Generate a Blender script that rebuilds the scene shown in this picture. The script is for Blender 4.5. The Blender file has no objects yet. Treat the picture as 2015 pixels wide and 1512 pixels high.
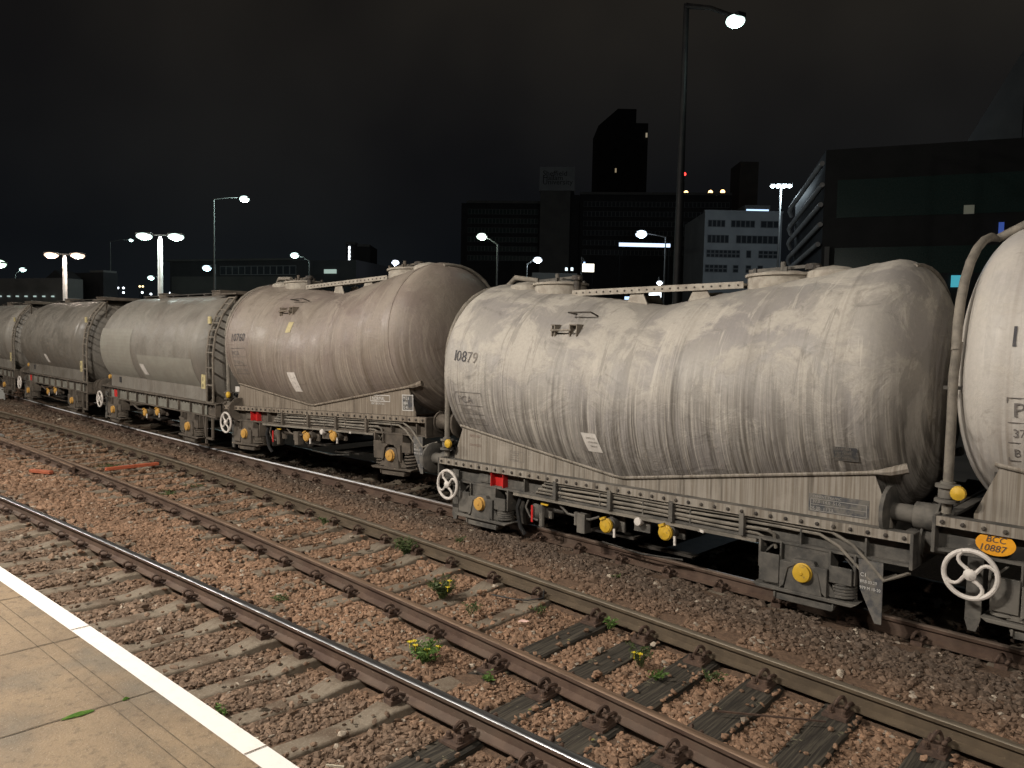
import bpy, math, random
import numpy as np
from mathutils import Vector, Matrix
random.seed(7); RNG = np.random.default_rng(11)
PI = math.pi
scene = bpy.context.scene
COL = scene.collection

# ------------------------------------------------------------------ camera
# world: X runs along the train (to the right), Y away from the platform, Z up, rail tops at z = 0
CAMH, TH, PITCH, ROLL, FOC = 2.637, math.radians(-43.972), math.radians(3.63), math.radians(1.19), 1514.0
ct, st = math.cos(TH), math.sin(TH)
def cam2world(v):
    return Vector((v[0]*ct + v[1]*st, -v[0]*st + v[1]*ct, v[2]))
def camray(x, y):
    c, s = math.cos(ROLL), math.sin(ROLL)
    x, y = c*x - s*y, s*x + c*y
    return Vector((x, math.cos(PITCH) + y*math.sin(PITCH), -math.sin(PITCH) + y*math.cos(PITCH)))
FWD = cam2world(camray(0, 0)).normalized()
RGT = (cam2world(camray(1, 0)) - cam2world(camray(0, 0))).normalized()
UPV = RGT.cross(FWD)
CAMP = Vector((0, 0, CAMH))
def at(u, v, d):
    """the world point seen at pixel u, v of the 2015 px wide photograph, d metres in front of the camera"""
    return CAMP + d*(FWD + RGT*((u - 1007.5)/FOC) + UPV*((756 - v)/FOC))
cd = bpy.data.cameras.new('camera'); cam = bpy.data.objects.new('camera', cd); COL.objects.link(cam)
cd.sensor_width = 36; cd.lens = 36*FOC/2015; cd.clip_end = 5000; cd.clip_start = .05
cam.matrix_world = Matrix(((RGT.x, UPV.x, -FWD.x, 0), (RGT.y, UPV.y, -FWD.y, 0), (RGT.z, UPV.z, -FWD.z, CAMH), (0, 0, 0, 1)))
scene.camera = cam

# ------------------------------------------------------------------ mesh helpers
class MB:
    def __init__(s): s.v = []; s.f = []; s.m = []; s.cur = 0
    def add(s, vs, fs):
        o = len(s.v); s.v += [tuple(v) for v in vs]; s.f += [tuple(i+o for i in f) for f in fs]; s.m += [s.cur]*len(fs)
        return s
    def box(s, x0, x1, y0, y1, z0, z1):
        x0, x1 = sorted((x0, x1)); y0, y1 = sorted((y0, y1)); z0, z1 = sorted((z0, z1))
        return s.add([(x0,y0,z0),(x1,y0,z0),(x1,y1,z0),(x0,y1,z0),(x0,y0,z1),(x1,y0,z1),(x1,y1,z1),(x0,y1,z1)],
              [(3,2,1,0),(4,5,6,7),(0,1,5,4),(1,2,6,5),(2,3,7,6),(3,0,4,7)])
    def obox(s, c, ax, ay, az):
        c = Vector(c); ax, ay, az = Vector(ax), Vector(ay), Vector(az)
        P = [c + i*ax + j*ay + k*az for k in (-1,1) for i, j in ((-1,-1),(1,-1),(1,1),(-1,1))]
        return s.add(P, [(3,2,1,0),(4,5,6,7),(0,1,5,4),(1,2,6,5),(2,3,7,6),(3,0,4,7)])
    def bar(s, a, b, w, h=None, up=(0,0,1)):
        a, b = Vector(a), Vector(b); d = b-a; up = Vector(up)
        if abs(d.normalized().dot(up)) > .98: up = Vector((1,0,0))
        r = d.cross(up).normalized(); u = r.cross(d).normalized(); h = h or w
        return s.obox((a+b)/2, d/2, r*w/2, u*h/2)
    def tube(s, pts, r, n=8, cap=True, closed=False):
        pts = [Vector(p) for p in pts]; N = len(pts); rs = r if isinstance(r, (list, tuple)) else [r]*N
        rings = []; prev = None
        for i, p in enumerate(pts):
            if closed: d = pts[(i+1) % N] - pts[i-1]
            else: d = pts[min(i+1, N-1)] - pts[max(i-1, 0)]
            d.normalize()
            if prev is None:
                a = Vector((0,0,1)) if abs(d.z) < .9 else Vector((1,0,0)); u = d.cross(a).normalized()
            else:
                u = prev - d*prev.dot(d); u.normalize()
            w = d.cross(u); prev = u
            rings.append([p + rs[i]*(math.cos(2*PI*k/n)*u + math.sin(2*PI*k/n)*w) for k in range(n)])
        vs = [v for R in rings for v in R]; fs = []
        for i in range(N if closed else N-1):
            j = (i+1) % N
            for k in range(n): fs.append((i*n+k, i*n+(k+1)%n, j*n+(k+1)%n, j*n+k))
        if cap and not closed: fs += [tuple(range(n-1,-1,-1)), tuple((N-1)*n+k for k in range(n))]
        return s.add(vs, fs)
    def cyl(s, a, b, r, n=16, r2=None):
        return s.tube([a, b], [r, r if r2 is None else r2], n)
    def lathe(s, a, b, prof, n=20):
        """profile of (t along a-b in metres, radius)"""
        a, b = Vector(a), Vector(b); d = (b-a).normalized()
        return s.tube([a + d*t for t, r in prof], [max(r, .0008) for t, r in prof], n)
    def prism(s, poly, y0, y1, axis='y'):
        n = len(poly)
        def P(p, q): return {'y': (p[0], q, p[1]), 'x': (q, p[0], p[1]), 'z': (p[0], p[1], q)}[axis]
        vs = [P(p, y0) for p in poly] + [P(p, y1) for p in poly]
        fs = [tuple(range(n)), tuple(range(2*n-1, n-1, -1))] + [(i, i+n, (i+1)%n+n, (i+1)%n) for i in range(n)]
        return s.add(vs, fs)
    def sphere(s, c, r, nu=12, nv=8, sc=(1,1,1)):
        vs = []; fs = []
        for j in range(nv+1):
            t = PI*j/nv
            for i in range(nu):
                p = 2*PI*i/nu; vs.append((c[0]+r*sc[0]*math.sin(t)*math.cos(p), c[1]+r*sc[1]*math.sin(t)*math.sin(p), c[2]+r*sc[2]*math.cos(t)))
        for j in range(nv):
            for i in range(nu): fs.append((j*nu+i, j*nu+(i+1)%nu, (j+1)*nu+(i+1)%nu, (j+1)*nu+i))
        return s.add(vs, fs)
    def grid(s, P):
        """P: list of rows of points"""
        n = len(P[0]); vs = [p for r in P for p in r]
        return s.add(vs, [(i*n+k, i*n+k+1, (i+1)*n+k+1, (i+1)*n+k) for i in range(len(P)-1) for k in range(n-1)])
    def build(s, name, mat, parent=None, smooth=False, bevel=0, fix=True):
        me = bpy.data.meshes.new(name); me.from_pydata(s.v, [], s.f)
        mats = mat if isinstance(mat, (list, tuple)) else [mat]
        for m in mats: me.materials.append(m)
        if len(mats) > 1: me.polygons.foreach_set('material_index', s.m)
        if fix:
            import bmesh
            bm = bmesh.new(); bm.from_mesh(me); bmesh.ops.recalc_face_normals(bm, faces=bm.faces)
            bm.to_mesh(me); bm.free()
        if smooth:
            me.polygons.foreach_set('use_smooth', [True]*len(me.polygons)); me.set_sharp_from_angle(angle=math.radians(38))
        me.update()
        o = bpy.data.objects.new(name, me); COL.objects.link(o)
        if parent: o.parent = parent
        if bevel:
            b = o.modifiers.new('bevel', 'BEVEL'); b.width = bevel; b.segments = 2; b.limit_method = 'ANGLE'
        return o
def tag(o, label, cat, group=None):
    o['label'] = label; o['category'] = cat
    if group: o['group'] = group
    return o
def empty(name, loc=(0,0,0), rz=0):
    o = bpy.data.objects.new(name, None); COL.objects.link(o); o.location = loc; o.rotation_euler = (0,0,rz); o.empty_display_size = .2
    return o
def kind(o, k): o['kind'] = k; return o
def copy_tree(o, parent=None):
    c = o.copy(); COL.objects.link(c)
    if parent: c.parent = parent
    for ch in list(o.children): copy_tree(ch, c)
    return c

# ------------------------------------------------------------------ material helpers
class NT:
    def __init__(s, name):
        s.m = bpy.data.materials.new(name); s.m.use_nodes = True; s.n = s.m.node_tree.nodes; s.l = s.m.node_tree.links
        s.b = s.n['Principled BSDF']; s.tc = s.n.new('ShaderNodeTexCoord')
    def link(s, a, b): s.l.new(a, b)
    def val(s, sock, v):
        if hasattr(v, 'is_output') or isinstance(v, bpy.types.NodeSocket): s.l.new(v, sock)
        else: sock.default_value = v
    def math(s, op, a, b=0.0, clamp=False):
        n = s.n.new('ShaderNodeMath'); n.operation = op; n.use_clamp = clamp; s.val(n.inputs[0], a); s.val(n.inputs[1], b); return n.outputs[0]
    def mapr(s, v, a, b, c=0.0, d=1.0, smooth=True):
        n = s.n.new('ShaderNodeMapRange'); n.interpolation_type = 'SMOOTHSTEP' if smooth else 'LINEAR'
        s.val(n.inputs[0], v)
        for i, q in enumerate((a, b, c, d)): n.inputs[i+1].default_value = q
        return n.outputs[0]
    def vec(s, scale=(1,1,1), off=(0,0,0), src='Object'):
        n = s.n.new('ShaderNodeMapping'); s.link(s.tc.outputs[src], n.inputs[0]); n.inputs['Scale'].default_value = scale; n.inputs['Location'].default_value = off
        return n.outputs[0]
    def noise(s, vec, scale=1.0, detail=4, rough=.55, dist=0.0):
        n = s.n.new('ShaderNodeTexNoise'); s.link(vec, n.inputs['Vector']); n.inputs['Scale'].default_value = scale
        n.inputs['Detail'].default_value = detail; n.inputs['Roughness'].default_value = rough; n.inputs['Distortion'].default_value = dist
        return n.outputs[0]
    def mix(s, f, a, b, mode='MIX'):
        n = s.n.new('ShaderNodeMix'); n.data_type = 'RGBA'; n.blend_type = mode
        s.val(n.inputs['Factor'], f)
        for k, q in (('A', a), ('B', b)):
            sock = [i for i in n.inputs if i.name == k and i.type == 'RGBA'][0]
            if isinstance(q, tuple): sock.default_value = (*q, 1)
            else: s.link(q, sock)
        return [o for o in n.outputs if o.type == 'RGBA'][0]
    def xyz(s, src='Object'):
        n = s.n.new('ShaderNodeSeparateXYZ'); s.link(s.tc.outputs[src], n.inputs[0]); return n.outputs
    def bump(s, h, strength=.3, dist=.02):
        n = s.n.new('ShaderNodeBump'); n.inputs['Strength'].default_value = strength; n.inputs['Distance'].default_value = dist
        s.link(h, n.inputs['Height']); s.link(n.outputs[0], s.b.inputs['Normal']); return n
    def done(s, color, rough=.7, metal=0.0, spec=.4):
        if isinstance(color, tuple): s.b.inputs['Base Color'].default_value = (*color, 1)
        else: s.link(color, s.b.inputs['Base Color'])
        s.val(s.b.inputs['Roughness'], rough); s.val(s.b.inputs['Metallic'], metal); s.b.inputs['Specular IOR Level'].default_value = spec
        return s.m
def grimy(name, c1, c2, scale=5, rough=.75, metal=0, bump=.25, lo=.35, hi=.65, spec=.35, dust=None):
    t = NT(name); v = t.vec(); n = t.noise(v, scale, 6, .65); f = t.mapr(n, lo, hi)
    col = t.mix(f, c1, c2)
    if dust:
        n2 = t.noise(t.vec(off=(3,1,2)), scale*.4, 5, .6); col = t.mix(t.mapr(n2, .45, .68, 0, .8), col, dust)
    t.bump(t.noise(v, scale*6, 4, .6), bump, .01)
    return t.done(col, rough, metal, spec)
def plain(name, c, rough=.5, metal=0, spec=.4):
    t = NT(name); n = t.noise(t.vec(), 9, 4); n2 = t.noise(t.vec(off=(5,1,3)), 22, 5, .7); col = t.mix(t.mapr(n, .35, .7, 0, .45), c, tuple(q*.55 for q in c)); col = t.mix(t.mapr(n2, .55, .68, 0, .55), col, (.12,.1,.08)); return t.done(col, rough, metal, spec)
def emit(name, c, s):
    t = NT(name); t.b.inputs['Base Color'].default_value = (*c, 1); t.b.inputs['Emission Color'].default_value = (*c, 1); t.b.inputs['Emission Strength'].default_value = s; return t.m

def tank_mat(name, base, crust, dark, seed, streak=.6, crusty=1.0, rough=.6, tint=(.33,.28,.27), drips=.5, low=1.75, hi=2.55):
    t = NT(name); X = t.xyz(); off = (seed*3.1, seed*1.7, seed*2.3)
    v = t.vec(off=off)
    big = t.noise(v, .9, 5, .6); patch = t.noise(v, 1.7, 9, .68, .6); fine = t.noise(v, 26, 5, .7)
    sv = t.vec((17, .9, .55), off); st1 = t.noise(sv, 1.0, 5, .62, .35)
    sv2 = t.vec((42, 1.2, .8), off); st2 = t.noise(sv2, 1.0, 4, .6, .2)
    sv3 = t.vec((3.2, .5, .5), off); st3 = t.noise(sv3, 1.0, 4, .6, .3)
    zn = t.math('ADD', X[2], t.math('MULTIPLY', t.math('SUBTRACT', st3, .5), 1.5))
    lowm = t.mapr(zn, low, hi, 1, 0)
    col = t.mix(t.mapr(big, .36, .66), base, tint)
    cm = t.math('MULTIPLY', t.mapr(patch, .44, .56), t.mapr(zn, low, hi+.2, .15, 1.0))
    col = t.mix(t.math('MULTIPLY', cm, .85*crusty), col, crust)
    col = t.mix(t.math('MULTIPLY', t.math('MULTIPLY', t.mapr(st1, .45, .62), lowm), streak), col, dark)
    col = t.mix(t.math('MULTIPLY', t.math('MULTIPLY', t.mapr(st2, .53, .63), t.mapr(zn, low-.1, hi+.3, 1, .12)), drips), col, tuple(min(.75, q*1.25) for q in crust))
    col = t.mix(t.math('MULTIPLY', t.mapr(t.noise(v, 3.3, 8, .7, 1.0), .56, .72), .45), col, tuple(q*.72 for q in dark))
    col = t.mix(t.mapr(fine, .35, .7, 0, .22), col, tuple(q*.6 for q in base))
    sv5 = t.vec((4.5, .7, .5), off); st5 = t.noise(sv5, 1.0, 7, .7, .5)
    col = t.mix(t.math('MULTIPLY', t.mapr(st5, .56, .6), .5*crusty), col, tuple(q*.62 for q in base))
    col = t.mix(t.math('MULTIPLY', t.mapr(st5, .40, .36), .55*crusty), col, tuple(min(.7, q*1.12) for q in crust))
    ax_ = t.math('ABSOLUTE', t.math('ADD', X[0], .08))
    for sx_ in (.85, 1.72, 2.6):
        dd = t.math('ABSOLUTE', t.math('SUBTRACT', ax_, sx_)); col = t.mix(t.math('MULTIPLY', t.mapr(dd, .006, .02, 1, 0), t.math('MULTIPLY', t.mapr(st3, .35, .6, .1, .5), t.mapr(zn, low, hi+.4, 1.2, .35))), col, dark)
        col = t.mix(t.math('MULTIPLY', t.mapr(dd, .02, .16, 1, 0), t.math('MULTIPLY', t.mapr(st1, .42, .6, 0, .4), t.mapr(zn, low, hi+.4, 1, .4))), col, dark)
    sv4 = t.vec((75, 1.5, 1.1), off); st4 = t.noise(sv4, 1.0, 3, .6, .25)
    col = t.mix(t.math('MULTIPLY', t.math('MULTIPLY', t.mapr(st4, .5, .6), t.mapr(zn, low-.25, hi-.1, 1, 0)), streak*.62), col, dark)
    h = t.math('ADD', t.math('MULTIPLY', t.math('MULTIPLY', patch, t.mapr(patch, .42, .6)), 1.6*crusty), t.math('MULTIPLY', fine, .35))
    t.bump(h, .35, .022)
    r = t.mapr(patch, .4, .6, rough-.12, rough+.14)
    return t.done(col, r, 0, .45)

M = {}
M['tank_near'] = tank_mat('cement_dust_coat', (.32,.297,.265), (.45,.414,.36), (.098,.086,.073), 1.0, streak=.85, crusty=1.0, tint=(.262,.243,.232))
M['tank_mid']  = tank_mat('brown_dust_coat', (.24,.203,.168), (.3,.257,.212), (.13,.102,.077), 4.0, streak=.6, crusty=.5, rough=.5, tint=(.215,.172,.152), drips=.6)
M['tank_right']= tank_mat('pale_dust_coat', (.47,.44,.4), (.5,.46,.4), (.25,.21,.17), 7.0, streak=.5, crusty=.5, tint=(.43,.4,.38), drips=.2, low=1.4, hi=2.0)
M['tank_far']  = tank_mat('grey_dust_coat', (.22,.206,.18), (.25,.228,.195), (.15,.13,.106), 11.0, streak=.35, crusty=.4, rough=.5, tint=(.175,.157,.136), drips=.12)
M['tank_far2'] = tank_mat('dull_grey_coat', (.165,.152,.132), (.2,.18,.15), (.11,.096,.078), 15.0, streak=.3, crusty=.5, rough=.5, tint=(.14,.125,.105), drips=.08)
M['clean'] = grimy('washed_panel_coat', (.255,.245,.21), (.225,.21,.18), 3, .5, bump=.05)
def skirt_mat(name, a, b, seed):
    t = NT(name); off = (seed, seed*2, 0)
    s1 = t.noise(t.vec((30,1,.7), off), 1, 5, .6, .2); s2 = t.noise(t.vec((9,1,.4), off), 1, 5, .6); n = t.noise(t.vec(off=off), 2.2, 6, .65)
    col = t.mix(t.mapr(s1, .4, .62), a, b); col = t.mix(t.mapr(s2, .52, .66, 0, .75), col, tuple(q*.55 for q in b)); col = t.mix(t.mapr(n, .5, .7, 0, .5), col, tuple(q*1.2 for q in a))
    t.bump(t.noise(t.vec(off=off), 30, 4), .2, .01); return t.done(col, .8, 0, .3)
M['skirt'] = skirt_mat('streaked_skirt_plate', (.275,.247,.21), (.18,.152,.12), 2)
M['skirt_mid'] = skirt_mat('brown_skirt_plate', (.225,.19,.15), (.15,.12,.092), 5)
M['steel'] = grimy('dusty_grey_steel', (.06,.057,.052), (.112,.103,.09), 6, .8, bump=.3, dust=(.17,.155,.133))
M['steel_mid'] = grimy('brown_dusty_steel', (.066,.055,.044), (.108,.089,.07), 6, .8, bump=.3, dust=(.14,.117,.093))
M['dark'] = grimy('greasy_dark_steel', (.025,.023,.02), (.06,.052,.044), 7, .65)
M['bolt'] = grimy('dark_bolt_steel', (.035,.03,.027), (.08,.068,.055), 12, .7)
M['pipe'] = grimy('dusty_pipe', (.13,.117,.098), (.21,.187,.155), 8, .75, dust=(.24,.213,.175))
M['yellow'] = plain('yellow_paint', (.6,.37,.03), .55)
M['amber'] = plain('amber_paint', (.56,.31,.07), .6)
M['red'] = plain('red_paint', (.55,.022,.02), .5)
M['white'] = plain('white_paint', (.66,.61,.56), .55)
M['paper'] = grimy('paper_label', (.62,.58,.54), (.5,.47,.43), 7, .7, bump=0)
M['black'] = grimy('black_paint', (.02,.02,.022), (.05,.047,.045), 8, .7)
M['slate'] = grimy('chalk_board', (.06,.062,.068), (.14,.13,.115), 9, .8, lo=.4, hi=.6, dust=(.2,.18,.155))
M['ink'] = plain('faded_black_lettering', (.06,.058,.065), .7)
M['faint'] = plain('faint_grey_lettering', (.16,.145,.135), .75)
M['ghost'] = plain('almost_gone_lettering', (.24,.215,.19), .75)
M['chalk'] = plain('white_lettering', (.62,.6,.57), .7)
M['worn'] = plain('worn_white_lettering', (.34,.32,.29), .8)
M['rustink'] = plain('rust_red_lettering', (.22,.14,.11), .8)
M['sign'] = plain('pale_yellow_sign', (.5,.42,.22), .6)
M['rubber'] = plain('black_rubber', (.02,.02,.02), .6)
M['walk'] = grimy('dusty_walkway_plate', (.36,.33,.28), (.25,.22,.185), 9, .85)
M['board'] = grimy('orange_paint', (.8,.36,.02), (.7,.3,.02), 5, .5)

# ------------------------------------------------------------------ text as mesh
def text_pts(s, size):
    cu = bpy.data.curves.new('lettering', 'FONT'); cu.body = s; cu.size = size; cu.resolution_u = 3; cu.align_x = 'LEFT'
    o = bpy.data.objects.new('lettering', cu); COL.objects.link(o)
    dg = bpy.context.evaluated_depsgraph_get(); me = bpy.data.meshes.new_from_object(o.evaluated_get(dg))
    vs = [tuple(v.co) for v in me.vertices]; fs = [tuple(p.vertices) for p in me.polygons]
    bpy.data.objects.remove(o); bpy.data.curves.remove(cu); bpy.data.meshes.remove(me)
    return vs, fs
def text_mb(items):
    """items: (string, size, x, z, xscale) laid in a flat x-z frame"""
    mb = MB()
    for s, size, x, z, xs in items:
        vs, fs = text_pts(s, size); mb.add([(x + v[0]*xs, 0, z + v[1]) for v in vs], fs)
    return mb
def frame_mb(mb, x0, x1, z0, z1, w=.008, rows=()):
    for a, b, c, d in ((x0,x1,z0,z0+w),(x0,x1,z1-w,z1),(x0,x0+w,z0+w,z1-w),(x1-w,x1,z0+w,z1-w)): mb.add([(a,0,c),(b,0,c),(b,0,d),(a,0,d)], [(0,1,2,3)])
    for z in rows: mb.add([(x0+w,0,z),(x1-w,0,z),(x1-w,0,z+w*.8),(x0+w,0,z+w*.8)], [(0,1,2,3)])
    return mb

# ------------------------------------------------------------------ wagons
R = 1.294; SL = .144; ZC = 1.971; XE = 2.775; XS = -.065; DM = .51; KS = .21
def vaxis(x): return ZC + SL*abs(x - XS)
def vtank_surface(x, z, out=.006):
    """point on the near (-y) side of the V tank at x, z"""
    dz = z - vaxis(x); return (x, -math.sqrt(max((R+out)**2 - dz*dz, .01)), z)
def barrel_surface(x, z, out=.006):
    dz = z - 2.15; return (x, -math.sqrt(max((1.28+out)**2 - dz*dz, .01)), z)
def wrap(mb, surf):
    mb.v = [surf(v[0], v[2]) for v in mb.v]; return mb
def patch(x0, x1, z0, z1, surf, out, n=6, lean=0.0):
    P = [[surf(x0 + (x1-x0)*i/n + lean*(z1-(z0+(z1-z0)*k/n)), z0 + (z1-z0)*k/n, out) for i in range(n+1)] for k in range(n+1)]
    return MB().grid(P)

def make_vtank(parent, mat):
    mb = MB(); NS = 56; P = []
    def bodyring(t, sgn, ro=0):
        row = []
        for k in range(NS+1):
            ph = 2*PI*k/NS; c, s_ = math.cos(ph), math.sin(ph)
            x = t*(XE - KS*SL*R*c); row.append((sgn*x + XS, (R+ro)*s_, ZC + SL*x + (R+ro)*1.01*c))
        return row
    def domering(r, h, sgn):
        row = []
        for k in range(NS+1):
            ph = 2*PI*k/NS; c, s_ = math.cos(ph), math.sin(ph)
            x = XE + h - KS*SL*r*R*c; row.append((sgn*x + XS, r*R*s_, ZC + SL*(XE + h*.98) + r*R*c*1.01))
        return row
    seams = [.85/XE, 1.72/XE, 2.6/XE]
    ts = sorted(set([i/14 for i in range(15)] + [a+b for a in seams for b in (-.012, -.004, .004, .012)]))
    def half(sgn):
        rows = []
        for t in ts:
            ro = .007 if any(abs(t-a) < .006 for a in seams) else 0
            rows.append(bodyring(min(t, 1), sgn, ro))
        for i in range(1, 15):
            a = PI/2*i/14; r = math.cos(a)**.7 if i < 14 else .004; h = DM*math.sin(a)**1.0
            rows.append(domering(r, h, sgn))
        return rows
    L = half(-1); Rr = half(1)
    mb.grid(L[::-1] + Rr[1:])
    return mb.build('tank', mat, parent, smooth=True)
def make_barrel(parent, mat, xe=2.9, xr=2.62, rad=1.28, zc=2.15):
    mb = MB(); NS = 48; rows = []
    def ring(x, r): return [(x, r*math.sin(2*PI*k/NS), zc + r*math.cos(2*PI*k/NS)) for k in range(NS+1)]
    H = [(.42*math.sin(PI/2*i/10), rad*(math.cos(PI/2*i/10)**.72 if i < 10 else .004)) for i in range(11)]
    for h, r in H[::-1]: rows.append(ring(-xe-h, r))
    for i in range(1, 12):
        x = -xe + (xe+xr)*i/12; rows.append(ring(x, rad))
    for h, r in H: rows.append(ring(xr+h, r))
    return mb.grid(rows).build('tank', mat, parent, smooth=True)

def spring(mb, cx, cy, z0, z1, r=.105, turns=5, wire=.017):
    n = turns*10; mb.tube([(cx + r*math.cos(2*PI*i/10), cy + r*math.sin(2*PI*i/10), z0 + (z1-z0)*i/n) for i in range(n+1)], wire, 6)

def axle_side(root, x, s, ax, steel, drop=0.0, cap='yellow', coil=True):
    """suspension of one wheel: s=-1 is the near side. ax: axle height, drop: how far the wheelset hangs below normal"""
    y = s*1.08; top = .79
    g = MB()                                    # casting fixed to the solebar
    g.box(x-.23, x+.23, y-.06*s*-1, y+.05*s, .60, top)
    for q in (-1, 1):
        g.box(x+q*.235, x+q*.255, y-.1*s, y+.1*s, .55, top)
        g.box(x+q*.46, x+q*.485, y-.1*s, y+.09*s, .50, top)
        zb = .34 if q < 0 else .47; g.lathe((x+q*.36, y, zb), (x+q*.36, y, .67), [(0,.118),(.0,.135),(.63-zb,.135),(.67-zb,.09)], 14); g.box(x+q*.25, x+q*.46, y+.09*s, y+.12*s, zb+.03, .66)
        g.prism([(x+q*.235,.62),(x+q*.235,.34),(x+q*.19,.38),(x+q*.15,.56),(x+q*.08,.6),(x+q*.08,.62)], y+.08*s, y+.14*s)
        g.bar((x+q*.485, y, .6), (x+q*.33, y, .77), .03, .02)
    o = g.build('axle_guard', steel, root, smooth=True, bevel=.006)
    z = ax - drop
    b = MB()
    b.prism([(x-.14,z+.05),(x-.1,z+.12),(x+.1,z+.12),(x+.14,z+.05),(x+.19,z-.2),(x-.19,z-.2)], y+.06*s, y+.13*s)
    b.prism([(x-.52,z-.2),(x+.52,z-.2),(x+.47,z-.235),(x-.47,z-.235)], y-.12*s, y+.14*s)
    b.prism([(x-.33,z-.237),(x+.33,z-.237),(x+.28,z-.33),(x-.28,z-.33)], y-.02*s, y+.1*s)
    for q in (-1, 1):
        b.box(x+q*.28, x+q*.3, y+.09*s, y+.12*s, z-.31, z-.25)
        b.prism([(x+q*.2,z-.02),(x+q*.34,z-.19),(x+q*.2,z-.19)], y+.07*s, y+.1*s)
    ab = b.build('axle_box', steel, root, smooth=True, bevel=.005)
    c = MB(); c.lathe((x, y+.12*s, z), (x, y+.3*s, z), [(0,.096),(.025,.096),(.03,.086),(.06,.086),(.063,.076),(.063,.02),(.071,.015),(.071,0)], 24)
    c.build('axle_cap', M[cap], ab, smooth=True)
    for q in (-1, 1):
        if coil:
            k = MB(); spring(k, x+q*.36, y+.0*s, z-.19, .5, turns=5 + (2 if drop > .1 else 0)); k.build('coil_spring', steel, root, smooth=True)
def wheelset(root, x, ax):
    w = MB()
    for s in (-1, 1):
        w.lathe((x, s*.69, ax), (x, s*.84, ax), [(0,.06),(0,.475),(.03,.49),(.04,.462),(.135,.458),(.135,.4),(.11,.38),(.09,.17),(.14,.13),(.145,.06)], 36)
    w.cyl((x, -1.02, ax), (x, 1.02, ax), .075, 14)
    w.build('wheelset', M['dark'], root, smooth=True)
def handwheel(root, x, y, z, s=-1, mat='white'):
    m = MB(); r = .2
    m.tube([(x + r*math.cos(2*PI*i/36), y, z + r*math.sin(2*PI*i/36)) for i in range(36)], .021, 8, closed=True)
    m.lathe((x, y+.03, z), (x, y-.04, z), [(0,.04),(.05,.05),(.065,.03),(.07,.0)], 14)
    for k in range(4):
        a0 = PI/2*k + .35; P = []
        for i in range(7):
            t = i/6; rr = .03 + (r-.03)*t; a = a0 + .75*t*(1-t)*2.2; P.append((x + rr*math.cos(a), y, z + rr*math.sin(a)))
        m.tube(P, [.02,.018,.016,.016,.016,.018,.022], 7)
    m.build('handbrake_wheel', M[mat], root, smooth=True)
    b = MB(); b.cyl((x, y+.04, z), (x, y+.22, z), .022); b.box(x-.06, x+.06, y+.16, y+.19, z-.42, z+.2); b.prism([(x-.06,z-.42),(x+.06,z-.42),(x+.03,z-.52),(x-.03,z-.52)], y+.15, y+.18)
    b.build('handbrake_bracket', M['steel'], root)
def buffers(root, xl, xr, steel, nohit=()):
    for q, xh in ((-1, -xl), (1, xr)):
        for s in (-1, 1):
            if (q, s) in nohit: continue
            m = MB(); m.lathe((q*xh, s*.87, 1.0), (q*(xh+1), s*.87, 1.0), [(0,.17),(.02,.17),(.02,.13),(.22,.125),(.23,.085),(.42,.085),(.425,.2),(.44,.235),(.475,.235),(.485,.2),(.487,0)], 24)
            m.build('buffer', steel, root, smooth=True)
    for q, xh in ((-1, -xl), (1, xr)):
        m = MB(); m.lathe((q*xh, 0, 1.0), (q*(xh+.3), 0, 1.0), [(0,.09),(.2,.06),(.3,.05)], 10)
        for i in range(3): m.tube([(q*(xh+.3) + .03*math.cos(a), .0 + .05*math.sin(a), .95 - .13*i + .09*math.cos(a)) for a in [2*PI*j/12 for j in range(12)]], .02, 6, closed=True)
        m.build('coupling', M['dark'], root)

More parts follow.
